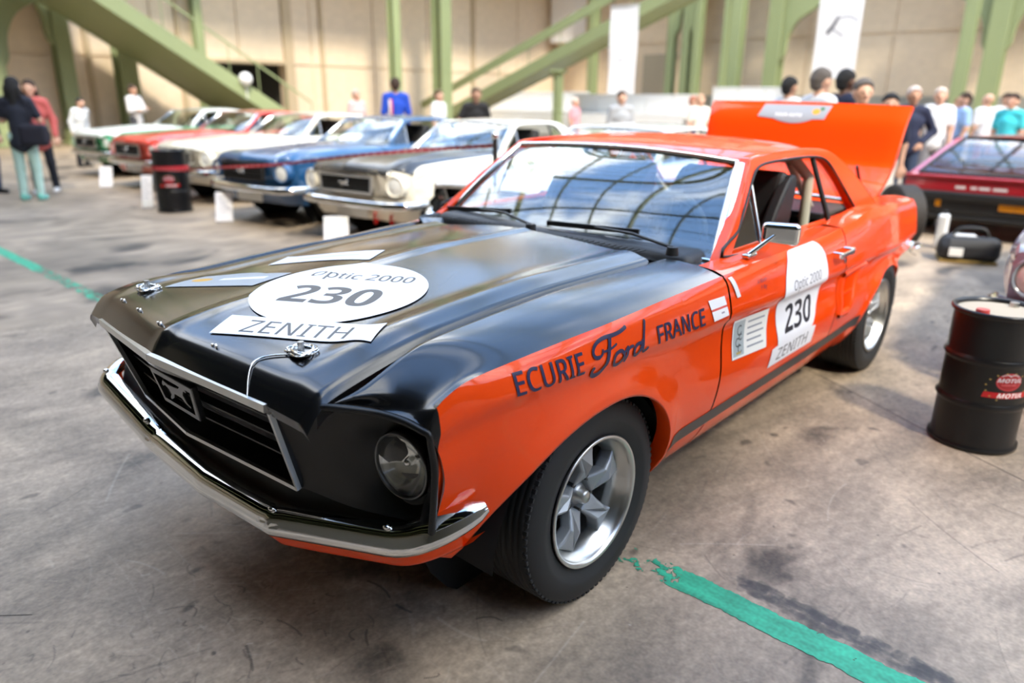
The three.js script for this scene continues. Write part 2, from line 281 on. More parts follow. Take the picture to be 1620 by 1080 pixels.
{ const bars = [], purl = [];
  for (let i = 1; i < 18; i++) { const [z, y] = vault(i / 18); purl.push(beam([ADDED_BOARD_X, y + 0.02, z], [32, y + 0.02, z], 0.16, i % 3 ? 0.14 : 0.5)); }
  for (let x = ADDED_BOARD_X + 0.5; x < 32; x += 1.26) for (let i = 0; i < 36; i++) { const [z0, y0] = vault(i / 36), [z1, y1] = vault((i + 1) / 36); bars.push(beam([x, y0 + 0.1, z0], [x, y1 + 0.1, z1], 0.06, 0.08)); }
  struct('roof_purlin', merge(purl), green, roof); struct('roof_bar', merge(bars), green, roof);
  for (let b = 0; b < 7; b++) struct('roof_glazing', grid(1, 36, (u, v) => { const [z, y] = vault(v); return [lerp(ADDED_BOARD_X + b * 5.42, ADDED_BOARD_X + (b + 1) * 5.42, u), y + 0.16, z]; }), phys(lin(0.9, 0.94, 0.94), 0, { transmission: 1, thickness: 0, ior: 1.45 }), roof);
  const board = []; for (let i = 0; i < 36; i++) { const [z0, y0] = vault(i / 36), [z1, y1] = vault((i + 1) / 36); board.push(beam([(-32.5 + ADDED_BOARD_X) / 2, y0 + 0.2, z0], [(-32.5 + ADDED_BOARD_X) / 2, y1 + 0.2, z1], -32.5 - ADDED_BOARD_X, 0.25)); }
  struct('roof_added_boarding', merge(board), std(lin(0.16, 0.14, 0.10), 0.8), roof);
  const gable = (x) => { const p = [[-24.8, WS - 0.1]]; for (let i = 0; i <= 36; i++) p.push(vault(i / 36)); p.push([24.8, WS - 0.1]); const g = extrude(p, 0.4, 0); g.rotateY(-Math.PI / 2); g.translate(x, 0, 0); return g; };
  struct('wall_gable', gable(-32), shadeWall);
  const fan = []; for (let z = -23; z <= 23; z += 1.9) { const top = 35.3 * Math.cos(Math.asin(z / 35.3)) - 25.3 + WS; fan.push(box(0.12, top - WS, 0.1 + (Math.round(z * 10) % 3 ? 0 : 0.14), 32.2, (top + WS) / 2, z)); }
  for (const y of [15.5, 18, 20.5]) { const half = Math.sqrt(Math.max(0, 35.3 ** 2 - (y - WS + 25.3) ** 2)); fan.push(box(0.14, 0.14, 2 * half, 32.2, y, 0)); }
  struct('roof_gable_bars', merge(fan), green, roof);
  const fp = [[-24.6, WS]]; for (let i = 0; i <= 36; i++) fp.push(vault(i / 36)); fp.push([24.6, WS]); const fg = new THREE.ShapeGeometry(new THREE.Shape(fp.map((p) => new THREE.Vector2(...p)))); fg.rotateY(-Math.PI / 2); fg.translate(32.3, 0, 0);
  struct('roof_gable_glazing', fg, phys(lin(0.9, 0.94, 0.94), 0, { transmission: 1, thickness: 0, ior: 1.45 }), roof);
}
// green iron columns: web, two flanges, foot and the curled brackets that carry the gallery
function ironColumn(name, label, x, z, h, w, opts = {}) {
  const c = thing(name, label, 'column', [x, 0, z], opts.turn ?? 0, opts.group); c.userData.kind = 'structure'; delete c.userData.category;
  const m = opts.mat ?? green;
  part(c, 'web', rbox(w * 0.34, h, w * 0.9, 0, h / 2, 0, 0.02), opts.webMat ?? m);
  for (const s of [-1, 1]) part(c, 'flange', rbox(w, h, w * 0.14, 0, h / 2, s * w * 0.45, 0.02), m);
  part(c, 'foot', merge([rbox(w * 1.5, 0.12, w * 1.5, 0, 0.06, 0, 0.02), rbox(w * 1.25, 0.35, w * 1.2, 0, 0.28, 0, 0.04)]), opts.webMat ?? m);
  for (const s of opts.brackets ?? []) { // bracket: a curved gusset on one side
    const y = opts.by ?? 3.4, pts = [[0, y], ...spline2([[0.06, y], [0.2, y + 0.25], [0.28, y + 0.9], [0.62, y + 1.5], [1.25, y + 1.9], [1.6, y + 2.3]], 18), [1.6, y + 2.7], [0, y + 2.7]];
    const g = extrude(pts, 0.24, 0.02); g.translate(w * 0.4, 0, -0.12); if (s < 0) g.rotateY(Math.PI); if (opts.across) g.rotateY(Math.PI / 2); part(c, 'bracket', g, opts.bracketMat ?? green);
  }
  return c;
}
ironColumn('iron_column', 'green iron column at the foot of the left wall behind the two women, bracket above', 7.3, -24.0, 10, 0.44, { brackets: [-1], by: 2.9, webMat: green });
ironColumn('iron_column', 'green iron column at the far left edge with curled bracket', 5.4, -23.9, 10, 0.5, { mat: green, brackets: [1], by: 2.2 });
ironColumn('iron_column', 'short green column standing under the left staircase', 9.0, -23.8, 3.1, 0.55, { mat: green, webMat: green });
ironColumn('iron_column', 'slim column rising behind the left stair stringer', 11.7, -24.1, 10, 0.3, { mat: green });
ironColumn('iron_column', 'slim green column behind the man in the blue jacket', 17.95, -21.2, 10, 0.36, { mat: green, webMat: green });
ironColumn('iron_column', 'thick green column at the foot of the right staircase', 20.4, -21.2, 10, 0.58, { mat: green });
ironColumn('iron_column', 'slim green column left of the tall narrow banner', 30.5, -20.9, 10, 0.4, { turn: 1.57 });
for (const [z, i] of [[-16.5, 0], [-15.75, 1], [-15.2, 2]]) ironColumn('iron_column', ['leftmost', 'middle', 'rightmost'][i] + ' of three clustered green columns right of the narrow banner', 30.5, z, 10, 0.36, { turn: 1.57, mat: i === 1 ? green : green, webMat: green, brackets: i === 1 ? [] : [i ? 1 : -1], by: 4.3, bracketMat: green, across: false });
ironColumn('iron_column', 'green column behind the raised boot lid', 28.3, -12.3, 10, 0.46, { turn: 1.57, mat: green, webMat: green });
ironColumn('iron_column', 'thin green column beside the thicker one behind the boot lid', 30.8, -14.0, 10, 0.3, { turn: 1.57, mat: green });
ironColumn('iron_column', 'green column with a wide curled bracket left of the crowd of four heads', 30.5, -11.6, 10, 0.62, { turn: 1.57, brackets: [-1], by: 3.1, bracketMat: green });
ironColumn('iron_column', 'large green column with brackets above the red car', 30.5, -3.6, 10, 0.62, { turn: 1.57, webMat: green, brackets: [-1, 1], by: 3.2 });
ironColumn('iron_column', 'slimmer green column left of the large column above the red car', 28.3, -4.1, 10, 0.4, { turn: 1.57, mat: green });
// staircases
function staircase(label, from, to, width, dirW, mats, steps) { // from the top point to the foot along the near stringer; dirW: horizontal direction to the far stringer
  const A = V(...from), B = V(...to), w = V(...dirW).multiplyScalar(width), o = thing('staircase', label, 'staircase', [0, 0, 0]);
  const a2 = A.clone().add(w), b2 = B.clone().add(w), lift = V(0, 0.16, 0);
  for (const [p, q] of [[A, B], [a2, b2]]) part(o, 'stringer', beam(p.clone().add(lift).toArray(), q.clone().add(lift).toArray(), 0.1, 0.42), mats.stringer);
  const mid = w.clone().multiplyScalar(0.5);
  part(o, 'soffit', beam(A.clone().add(mid).toArray(), B.clone().add(mid).toArray(), width - 0.1, 0.06), mats.soffit);
  for (let i = 0; i < steps; i++) { const c = A.clone().lerp(B, (i + 0.5) / steps).add(mid).add(V(0, 0.3, 0)), g = rbox(Math.abs(dirW[0]) > 0.5 ? width - 0.1 : 0.36, 0.06, Math.abs(dirW[0]) > 0.5 ? 0.36 : width - 0.1, 0, 0, 0, 0.01, 1); g.translate(...c.toArray()); part(o, 'tread', g, mats.soffit); }
  const d = B.clone().sub(A);
  for (const [p] of [[A]]) {
    part(o, 'handrail', beam(p.clone().add(V(0, 1.25, 0)).toArray(), p.clone().add(d).add(V(0, 1.25, 0)).toArray(), 0.04, 0.05), mats.rail);
    for (let i = 0; i <= 10; i++) { const q = p.clone().lerp(B, i / 10); part(o, 'baluster', beam(q.clone().add(V(0, 0.3, 0)).toArray(), q.clone().add(V(0, 1.22, 0)).toArray(), 0.022, 0.022, [1, 0, 0]), mats.bal); }
  }
  return o;
}
staircase('green iron staircase with a boarded underside descending along the left wall', [4.0, 5.69, -20.2], [13.4, 0.05, -20.2], 3.2, [0, 0, -1], { stringer: green, soffit: green, rail: green, bal: green }, 32);
part(scene.children.at(-1), 'lamp_globe', (() => { const g = new THREE.SphereGeometry(0.2, 16, 12); g.translate(11.0, 1.98, -20.08); return merge([g, rod([11.0, 1.8, -20.1], [11.05, 1.4, -20.15], 0.02)]); })(), M.white);
const st2 = staircase('green staircase with a solid rail descending to the left towards the far corner', [22, 5.9, -8.6], [22, 0.05, -24.2], 1.3, [1, 0, 0], { stringer: green, soffit: green, rail: green, bal: green }, 32);
part(st2, 'balustrade_panel', beam([21.95, 7.0, -8.6], [21.95, 1.15, -24.2], 0.06, 0.32), green);
part(st2, 'post', merge([rbox(0.3, 2.45, 0.3, 22.2, 1.22, -16.6, 0.03), rbox(0.5, 0.12, 0.5, 22.2, 2.5, -16.6, 0.02)]), green);
// hanging banners
function banner(label, x, z0, z1, y0, y1, draw, wire = 0) {
  const o = thing('banner', label, 'banner', [x, 0, (z0 + z1) / 2], 0, undefined), w = z1 - z0, h = y1 - y0;
  part(o, 'cloth', grid(8, 24, (u, v) => [0.02 * Math.sin(v * 7 + u * 3), y0 + v * h, (u - 0.5) * w, u, v]), std(0xffffff, 0.85, 0, { map: canvasTexture(256, 512, draw), side: THREE.DoubleSide }));
  for (const y of [y0, y1]) part(o, 'batten', rod([0, y, -w / 2 - 0.03], [0, y, w / 2 + 0.03], 0.02), M.brushed);
  if (wire) part(o, 'hanging_wire', merge([-0.4, 0.4].map((s) => rod([0, y1, s * w], [0, wire, s * w], 0.012, 0.012, 6))), M.darkMetal);
  return o;
}
const plainBanner = (g, w, h) => { g.fillStyle = '#f4f3f4'; g.fillRect(0, 0, w, h); };
banner('tall narrow white banner left of the clustered columns', 20, -12.8, -11.75, 1.66, 4.32, (g, w, h) => { plainBanner(g, w, h); g.fillStyle = '#dcdde2'; g.fillRect(w * 0.36, h * 0.58, w * 0.16, h * 0.05); }, 20.7);
banner('wide white banner hanging behind the right staircase', 31.2, -24.2, -21.9, 4.3, 9, (g, w, h) => { plainBanner(g, w, h); g.fillStyle = '#e9eaee'; g.fillRect(w * 0.2, h * 0.8, w * 0.6, h * 0.03); });
banner('white banner with a grey winged mark above the four men', 26, -8.3, -6.85, 2.25, 6.6, (g, w, h) => {
  plainBanner(g, w, h); g.strokeStyle = '#5b5b60'; g.lineWidth = 20; g.lineCap = 'round'; g.beginPath(); g.moveTo(w * 0.26, h * 0.66); g.quadraticCurveTo(w * 0.38, h * 0.62, w * 0.46, h * 0.56); g.stroke();
  g.lineWidth = 9; g.strokeStyle = '#a2a2a8'; g.beginPath(); g.moveTo(w * 0.46, h * 0.565); g.quadraticCurveTo(w * 0.75, h * 0.53, w * 0.92, h * 0.59); g.stroke(); g.beginPath(); g.moveTo(w * 0.38, h * 0.64); g.lineTo(w * 0.62, h * 0.69); g.stroke();
}, 21.9);
// ------------------------------------------------------------------ the two-door coupe body shared by the cars (x to the rear from the front axle, y up, z to the car's left)
const T_gapY = table([-0.86, 0.826], [-0.70, 0.876], [-0.42, 0.926], [0.1, 0.95], [0.72, 0.948]);
const T_ys = table([-0.64, 0.772], [-0.628, 0.806], [-0.60, 0.840], [-0.525, 0.873], [-0.405, 0.886], [-0.185, 0.900], [0.07, 0.909], [0.3, 0.915], [0.62, 0.922], [1.0, 0.93], [1.6, 0.936], [2.0, 0.952], [2.3, 0.975], [2.6, 0.968], [3.1, 0.93], [3.72, 0.885]);
const T_zs = table([-0.64, 0.775], [-0.52, 0.795], [-0.2, 0.823], [0, 0.832], [1.6, 0.832], [2.4, 0.81], [2.8, 0.785], [3.2, 0.742], [3.72, 0.69]);
const T_yc = table([-0.64, 0.745], [-0.6, 0.772], [-0.545, 0.79], [-0.41, 0.812], [-0.24, 0.818], [0.04, 0.811], [0.41, 0.797], [0.68, 0.789], [1.13, 0.774], [1.7, 0.762], [2.3, 0.75], [3.0, 0.715], [3.72, 0.68]);
const T_zc = table([-0.64, 0.785], [-0.545, 0.812], [-0.41, 0.845], [-0.24, 0.863], [0, 0.872], [0.6, 0.88], [1.7, 0.882], [2.3, 0.872], [2.8, 0.845], [3.3, 0.79], [3.72, 0.74]);
const T_zi = table([-0.9, 0.60], [0.62, 0.60], [0.66, 0.735], [2.3, 0.735], [2.75, 0.64], [3.72, 0.585]);
const T_yi = table([1.6, 0.942], [1.84, 0.949], [2.3, 0.98], [2.75, 0.958], [3.2, 0.942], [3.72, 0.90]);
const T_bot = table([-0.64, 0.43], [-0.5, 0.36], [-0.3, 0.235], [3.0, 0.235], [3.2, 0.30], [3.72, 0.38]);
const R_AXLE = 2.743, AXY = 0.322;
function archY(x) { // lower edge of the body: wheel openings cut into the sill line
  let y = T_bot(x);
  const f = x < -0.02 ? 0.51 : 0.375, r = x < R_AXLE ? 0.41 : 0.44;
  const a = (x + 0.02) / f, b = (x - R_AXLE) / r;
  if (Math.abs(a) < 1) y = Math.max(y, 0.31 + 0.378 * Math.sqrt(1 - a * a));
  if (Math.abs(b) < 1) y = Math.max(y, 0.30 + 0.315 * Math.sqrt(1 - Math.abs(b) ** 2.2));
  return y;
}
function flare(x, y) { // the rolled lip stands out a little around each opening
  let d = 0;
  for (const [cx, cy, rx, ry] of [[-0.02, 0.31, x < -0.02 ? 0.49 : 0.375, 0.378], [R_AXLE, 0.30, x < R_AXLE ? 0.41 : 0.44, 0.315]]) { const q = Math.hypot((x - cx) / rx, (y - cy) / ry); if (y > cy - 0.05) d += 0.017 * smooth(x, -0.56, -0.34) * Math.exp(-(((q - 1) / 0.17) ** 2)); }
  return d;
}
function section(x) { // outer surface from the shoulder down: list of [y, z]
  const dent = 0.35 + 0.65 * smooth(x, 0.1, 0.9), ys = T_ys(x), zs = T_zs(x), yc = T_yc(x), zc = T_zc(x), k = smooth(x, -0.66, -0.3), tuck = 0.02 * (1 - k) + 0.05 * smooth(x, 2.9, 3.7);
  return [[ys, zs], [ys - (ys - yc) * 0.18, zs + (zc - zs) * 0.42], [ys - (ys - yc) * 0.6, zs + (zc - zs) * 0.80], [yc + 0.004, zc], [yc - 0.012, zc - 0.004], [yc - 0.035, zc - 0.022 * dent - 0.002], [yc - 0.11, zc - 0.026 * dent], [0.57, zc - 0.012 - tuck], [0.45, zc - 0.028 - tuck * 1.4], [0.36, zc - 0.058 - tuck * 1.6], [0.30, zc - 0.09 - tuck * 1.6], [0.225, zc - 0.15 - tuck]];
}
const sectionCurve = (x) => { const c = section(x); return new THREE.CatmullRomCurve3(c.map((p) => V(p[1], p[0], 0)), false, 'centripetal'); };
const SC = new Map();
function profile(x) { const k = x.toFixed(4); if (!SC.has(k)) { const c = sectionCurve(x), pts = []; for (let i = 0; i <= 90; i++) { const q = c.getPoint(i / 90); pts.push([q.y, q.x]); } SC.set(k, pts); } return SC.get(k); }
function sideZ(x, y) { // half width of the body at height y
  const p = profile(x); let i = 0; while (i < p.length - 2 && p[i + 1][0] > y) i++;
  const [a, b] = [p[i], p[i + 1]], t = clamp((y - a[0]) / (b[0] - a[0] || -1e-6), -0.3, 1.3);
  return lerp(a[1], b[1], t) + flare(x, y);
}
function sidePanel(xs, nv, lip = true, hole = null) { // columns xs, rows from the shoulder to the lower edge, then the edge turned inward
  const cols = xs.map((x) => {
    const top = T_ys(x), bot = Math.min(archY(x), top - 0.02), rows = [];
    const p = profile(x); // rows follow the curve so that creases stay where they are
    for (let j = 0; j <= nv; j++) { const s = j / nv, y = lerp(top, bot, s); rows.push([x, y, sideZ(x, y)]); }
    if (lip) { const e = rows[nv]; rows.push([x, e[1] + 0.004, e[2] - 0.03], [x, e[1] + 0.02, e[2] - 0.05]); }
    return rows;
  });
  const g = grid(xs.length - 1, cols[0].length - 1, (u, v, i, j) => [...cols[i][j], cols[i][j][0], cols[i][j][1]]);
  if (hole) { const p = g.attributes.position, a = g.index.array, keep = []; for (let i = 0; i < a.length; i += 3) { const t = [a[i], a[i + 1], a[i + 2]]; if (!hole(t.reduce((s, k) => s + p.getX(k) / 3, 0), t.reduce((s, k) => s + p.getY(k) / 3, 0))) keep.push(...t); } g.setIndex(keep); }
  return g;
}
function stations(x0, x1, n, extra = []) { // even stations plus dense ones near the ends of the openings
  const s = new Set(); for (let i = 0; i <= n; i++) s.add(+lerp(x0, x1, i / n).toFixed(4));
  for (const e of [0.355, 2.333, 3.183, -0.02, R_AXLE]) for (const d of [-0.06, -0.035, -0.018, -0.008, -0.003, 0, 0.003, 0.01]) { const q = e + d; if (q > x0 && q < x1) s.add(+q.toFixed(4)); }
  for (const q of extra) s.add(q);
  return [...s].sort((a, b) => a - b);
}
const hoodLipX = (z) => -0.90 + 0.058 * Math.min(1, Math.abs(z) / 0.46) + Math.max(0, Math.abs(z) - 0.46) * 0.10;
const T_hood0 = table([-0.905, 0.852], [-0.84, 0.885], [-0.67, 0.915], [-0.21, 0.952], [0.12, 0.972], [0.62, 0.975]);
const T_sag = table([-0.80, 0], [-0.68, 0.006], [-0.42, 0.048], [0.1, 0.045], [0.5, 0.03], [0.66, 0.028], [0.95, 0.014], [1.3, 0]); // the offside of the bonnet and wing sits a little low
const sag = (x, z) => (z < 0 ? T_sag(x) * smooth(-z, 0.04, 0.6) * (1 + 0.75 * smooth(-z, 0.6, 0.8)) : 0);
const sagged = (g) => { const p = g.attributes.position; for (let i = 0; i < p.count; i++) p.setY(i, p.getY(i) - sag(p.getX(i), p.getZ(i)) * smooth(p.getY(i), 0.62, 0.85)); g.computeVertexNormals(); return g; };
function hoodY(x, z) {
  const s = Math.min(1, Math.abs(z) / 0.6), g = T_gapY(x), c = T_hood0(x);
  let y = g + (c - g) * (0.62 * (1 - s * s) + 0.38 * (1 - s));
  y += 0.006 * Math.max(0, 1 - Math.abs(z) / 0.05) ** 1.6 + 0.012 * Math.exp(-(((s - 0.84) / 0.085) ** 2)) * smooth(x, -0.86, -0.6);
  y -= 0.022 * smooth(s, 0.955, 1) ** 2;
  y -= sag(x, z);
  const d = x - hoodLipX(z); y -= 0.03 * (1 - smooth(d, 0, 0.07)) ** 2 + 0.012 * Math.max(0, 1 - d / 0.02);
  return y;
}
const hoodRear = (z) => 0.60 - 0.02 * (z / 0.6) ** 2;
const eyebrow = (t) => { // front edge of the wing top, t from the bonnet gap to the outer corner
  const z = lerp(0.603, 0.78, t), x = table([0.603, -0.775], [0.66, -0.70], [0.72, -0.662], [0.78, -0.638])(z), y = table([0.603, 0.832], [0.66, 0.814], [0.72, 0.799], [0.78, 0.778])(z);
  return [x, y, z];
};
function wingTop(u, v) { // v: gap to shoulder
  const e = eyebrow(v), x = lerp(e[0], 0.64, u ** 1.25);
  const yg = T_gapY(x), ys = T_ys(Math.max(x, -0.638)), zs = T_zs(Math.max(x, -0.638));
  const z = lerp(0.606, lerp(e[2], zs, smooth(u, 0, 0.08)), v), q = v;
  const y = yg + (ys - yg) * (0.35 * q + 0.65 * q * q * q) + 0.006 * (1 - (2 * q - 1) ** 2) - 0.016 * (1 - smooth(q, 0, 0.05));
  const k = 1 - Math.pow(1 - clamp((x - e[0]) / 0.26, 0, 1), 1.8);
  return [x, y - (y - e[1]) * (1 - k) * (1 - q ** 6), z, x, z];
}
const roofY = table([1.25, 1.262], [1.32, 1.278], [1.5, 1.298], [1.75, 1.308], [2.0, 1.302], [2.2, 1.27], [2.32, 1.235]);
const roofEdge = table([1.25, 0.585], [1.5, 0.60], [2.0, 0.60], [2.32, 0.575]);
const greenZ = (y) => 0.735 - (y - 0.93) * 0.40; // inclined side of the cabin
const windBase = (z) => [0.80 + 0.055 * (z / 0.7) ** 2, 0.938 - 0.022 * (z / 0.7) ** 2, z], windTop = (z) => [1.288 - 0.045 * (z / 0.575) ** 2, 1.262 - 0.02 * (z / 0.575) ** 2, z];
function windshield(u, v, inset = 0) { const a = windBase((u - 0.5) * 1.40), b = windTop((u - 0.5) * 1.15), bow = 0.03 * Math.sin(Math.PI * v) * (1 - 0.6 * (2 * u - 1) ** 2); return [lerp(a[0], b[0], v) - bow * 0.6 - inset, lerp(a[1], b[1], v) + bow * 0.8, lerp(a[2], b[2], v)]; }
const rearBase = (z) => [2.76 - 0.08 * (z / 0.6) ** 2, 0.962 - 0.004 * (z / 0.6) ** 2, z], rearTop = (z) => [2.34 - 0.06 * (z / 0.55) ** 2, 1.232 - 0.02 * (z / 0.55) ** 2, z];
const rearGlass = (u, v) => { const a = rearBase((u - 0.5) * 1.16), b = rearTop((u - 0.5) * 1.08); return [lerp(a[0], b[0], v), lerp(a[1], b[1], v) + 0.015 * Math.sin(Math.PI * v), lerp(a[2], b[2], v)]; };
function ringOn(f, r, n = 40) { const p = []; for (let i = 0; i < n; i++) p.push(f(i / n, 0)); for (let i = 0; i < n; i++) p.push(f(1, i / n)); for (let i = 0; i < n; i++) p.push(f(1 - i / n, 1)); for (let i = 0; i < n; i++) p.push(f(0, 1 - i / n)); const c = new THREE.CatmullRomCurve3(p.map((q) => V(...q)), true, 'catmullrom', 0.0); return new THREE.TubeGeometry(c, n * 4, r, 6, true); }
const bumperPath = (() => { // straight runs with pressed corners; the left end has been pushed back a little
  const key = [[-0.64, 0.542, -0.835], [-0.72, 0.515, -0.805], [-0.775, 0.497, -0.75], [-0.789, 0.420, -0.335], [-0.803, 0.412, 0], [-0.788, 0.420, 0.335], [-0.672, 0.477, 0.728], [-0.59, 0.515, 0.80], [-0.505, 0.552, 0.838]].map((p) => V(...p)), out = [], cut = [0, 0.03, 0.03, 0.012, 0, 0.012, 0.05, 0.05, 0];
  for (let i = 0; i < key.length; i++) {
    if (!cut[i]) { out.push(key[i]); continue; }
    const a = key[i].clone().add(key[i - 1].clone().sub(key[i]).setLength(cut[i])), b = key[i].clone().add(key[i + 1].clone().sub(key[i]).setLength(cut[i]));
    for (let k = 0; k <= 4; k++) { const t = k / 4; out.push(a.clone().multiplyScalar((1 - t) ** 2).addScaledVector(key[i], 2 * t * (1 - t)).addScaledVector(b, t * t)); }
  }
  const fine = []; for (let i = 0; i < out.length - 1; i++) { const n = Math.max(1, Math.round(out[i].distanceTo(out[i + 1]) / 0.03)); for (let k = 0; k < n; k++) fine.push(out[i].clone().lerp(out[i + 1], k / n)); } fine.push(out.at(-1));
  return fine.map((p) => p.toArray());
})();
function bumperGeo(path, prof, taper) {
  const g = sweep(path, prof); const p = g.attributes.position, n = path.length, k = prof.length;
  for (let i = 0; i < n; i++) { const e = Math.min(i, n - 1 - i) / 8; if (e < 1) for (let j = 0; j < k; j++) { const a = i * k + j, s = taper + (1 - taper) * Math.sqrt(1 - (1 - e) ** 2); p.setXYZ(a, lerp(path[i][0], p.getX(a), s), lerp(path[i][1], p.getY(a), s), lerp(path[i][2], p.getZ(a), s)); } }
  g.computeVertexNormals(); return g;
}
const bladeProf = [[0.045, 0.034], [0.030, 0.040], [0.012, 0.036], [-0.004, 0.026], [-0.014, 0.012], [-0.013, 0.004], [-0.020, -0.003], [-0.021, -0.018], [-0.014, -0.030], [0.002, -0.036], [0.015, -0.034]].map(([a, b]) => [a, b]);
function coons(top, bottom, inner, outer, recess) { // top/bottom over u, inner/outer over v
  return (u, v) => { const t = top(u), b = bottom(u), l = inner(v), r = outer(v), c00 = top(0), c10 = top(1), c01 = bottom(0), c11 = bottom(1);
    const q = [0, 1, 2].map((k) => (1 - v) * t[k] + v * b[k] + (1 - u) * l[k] + u * r[k] - ((1 - u) * (1 - v) * c00[k] + u * (1 - v) * c10[k] + (1 - u) * v * c01[k] + u * v * c11[k]));
    if (recess > 0) q[0] += 0.055 * Math.exp(-((((q[2] - 0.675) ** 2 + (q[1] - 0.645) ** 2) / 0.0105) ** 2));
    q[0] += recess * Math.pow(Math.sin(Math.PI * clamp(u * 0.96 + 0.02, 0, 1)), 0.55) * Math.pow(Math.sin(Math.PI * clamp(v * 0.9 + 0.05, 0, 1)), 0.5); return [...q, u, v]; };
}
const poly3 = (pts) => { const c = new THREE.CatmullRomCurve3(pts.map((p) => V(...p)), false, 'centripetal'); return (t) => c.getPoint(t).toArray(); };
// wheels (axle along z, outer face +z)
function tyreGeo(R, r, w) {
  const p = [[r + 0.002, -w * 0.40], [r + 0.025, -w * 0.47], [R - 0.06, -w * 0.52], [R - 0.022, -w * 0.49], [R - 0.006, -w * 0.43]];
  for (let i = -4; i <= 4; i++) { const z = i * w * 0.092; p.push([R - 0.001, z - w * 0.033], [R, z + w * 0.028], [R - 0.005, z + w * 0.034], [R - 0.005, z + w * 0.052]); }
  p.push([R - 0.006, w * 0.44], [R - 0.022, w * 0.495], [R - 0.045, w * 0.515], [R - 0.062, w * 0.525], [R - 0.075, w * 0.518], [r + 0.03, w * 0.475], [r + 0.016, w * 0.455], [r + 0.004, w * 0.42]);
  const g = new THREE.LatheGeometry(p.map((q) => new THREE.Vector2(q[0], q[1])), 72); g.rotateX(Math.PI / 2); return g;
}
function tyreBlocks(R, w) { // cross cuts in the shoulder: small raised blocks
  const b = rbox(0.014, 0.008, w * 0.085, 0, -0.0028, 0, 0.002, 1), list = [];
  for (let i = 0; i < 84; i++) for (const z of [-0.42, 0.42]) { const g = b.clone(); g.translate(0, R - 0.004, z * w); g.rotateZ((i / 84) * Math.PI * 2 + (z > 0 ? 0.037 : 0)); list.push(g); }
  return merge(list);
}
const RIMP = [[0.196, -0.11], [0.206, -0.105], [0.196, -0.095], [0.178, -0.08], [0.172, -0.02], [0.176, 0.03], [0.183, 0.045], [0.186, 0.072], [0.196, 0.082], [0.199, 0.10], [0.207, 0.104], [0.2095, 0.111], [0.206, 0.116], [0.198, 0.113], [0.193, 0.104], [0.190, 0.088], [0.176, 0.078], [0.168, 0.05], [0.164, 0.035]];
function wheelSpec() {
  const rim = new THREE.LatheGeometry(RIMP.map((q) => new THREE.Vector2(q[0], q[1])), 64); rim.rotateX(Math.PI / 2);
  const spoke = []; // one tapered spoke, wide at the hub and flaring at the rim
  const sp = [[-0.034, 0.045], [-0.030, 0.075], [-0.028, 0.105], [-0.034, 0.14], [-0.046, 0.170], [0.046, 0.170], [0.034, 0.14], [0.028, 0.105], [0.030, 0.075], [0.034, 0.045]];
  const e = extrude(sp, 0.028, 0.010, [], 3); const P = e.attributes.position;
  for (let i = 0; i < P.count; i++) { const y = P.getY(i); P.setZ(i, P.getZ(i) + 0.0 + 0.03 * smooth(y, 0.04, 0.11) - 0.012 * smooth(y, 0.11, 0.17)); }
  e.computeVertexNormals();
  const hub = new THREE.LatheGeometry([[0.0, 0.035], [0.030, 0.035], [0.034, 0.03], [0.034, 0.02], [0.055, 0.018], [0.075, 0.012], [0.082, 0.0], [0.082, -0.04]].map((q) => new THREE.Vector2(q[0], q[1])), 40); hub.rotateX(Math.PI / 2);
  const cap = new THREE.LatheGeometry([[0.0, 0.068], [0.016, 0.066], [0.022, 0.058], [0.024, 0.04], [0.031, 0.037], [0.033, 0.028]].map((q) => new THREE.Vector2(q[0], q[1])), 24); cap.rotateX(Math.PI / 2);
  const nut = new THREE.CylinderGeometry(0.010, 0.012, 0.024, 6); nut.rotateX(Math.PI / 2);
  const nuts = []; for (let i = 0; i < 5; i++) { const n = nut.clone(), a = (i / 5) * 6.2832 + 0.94; n.translate(0.057 * Math.cos(a), 0.057 * Math.sin(a), 0.028); nuts.push(n); }
  const disc = new THREE.CylinderGeometry(0.14, 0.14, 0.02, 40); disc.rotateX(Math.PI / 2); disc.translate(0, 0, -0.06);
  return { rim, spoke: e, hub, cap, nuts, disc, tyre: tyreGeo(0.323, 0.196, 0.23), blocks: tyreBlocks(0.323, 0.23) };
}
const WS_ = wheelSpec();
function addWheel(car, x, y, z, side, turn = 0, detail = true) {
  const w = new THREE.Group(); w.name = 'wheel'; w.position.set(x, y, z); w.rotation.y = (side > 0 ? 0 : Math.PI) + turn; car.add(w);
  part(w, 'tyre', WS_.tyre, M.rubber); if (detail) part(w, 'tread_blocks', WS_.blocks, M.rubber);
  part(w, 'rim', WS_.rim, M.brushed);
  for (let i = 0; i < 5; i++) { const s = part(w, 'spoke', WS_.spoke, M.castGrey); s.rotation.z = (i / 5) * Math.PI * 2 + 0.08; s.position.z = 0.016; }
  const h = part(w, 'hub', WS_.hub, M.castGrey); h.position.z = 0.012; const c = part(w, 'hub_cap', WS_.cap, M.steel); c.position.z = 0.012;
  if (detail) { for (const n of WS_.nuts) part(w, 'wheel_nut', n, M.darkMetal).position.z = 0.012; part(w, 'brake_disc', WS_.disc, M.darkMetal); }
  return w;
}
const scoopQ = (s, t) => [lerp(lerp(1.875, 2.02, s), lerp(1.89, 2.145, s), t), lerp(lerp(0.535, 0.525, s), lerp(0.715, 0.726, s), t)]; // opening behind the door
const inScoop = (x, y) => { const t = (y - 0.53) / 0.19; if (t < 0.0 || t > 1.0) return false; const a = scoopQ(0, t)[0], b = scoopQ(1, t)[0]; return x > a && x < b; };
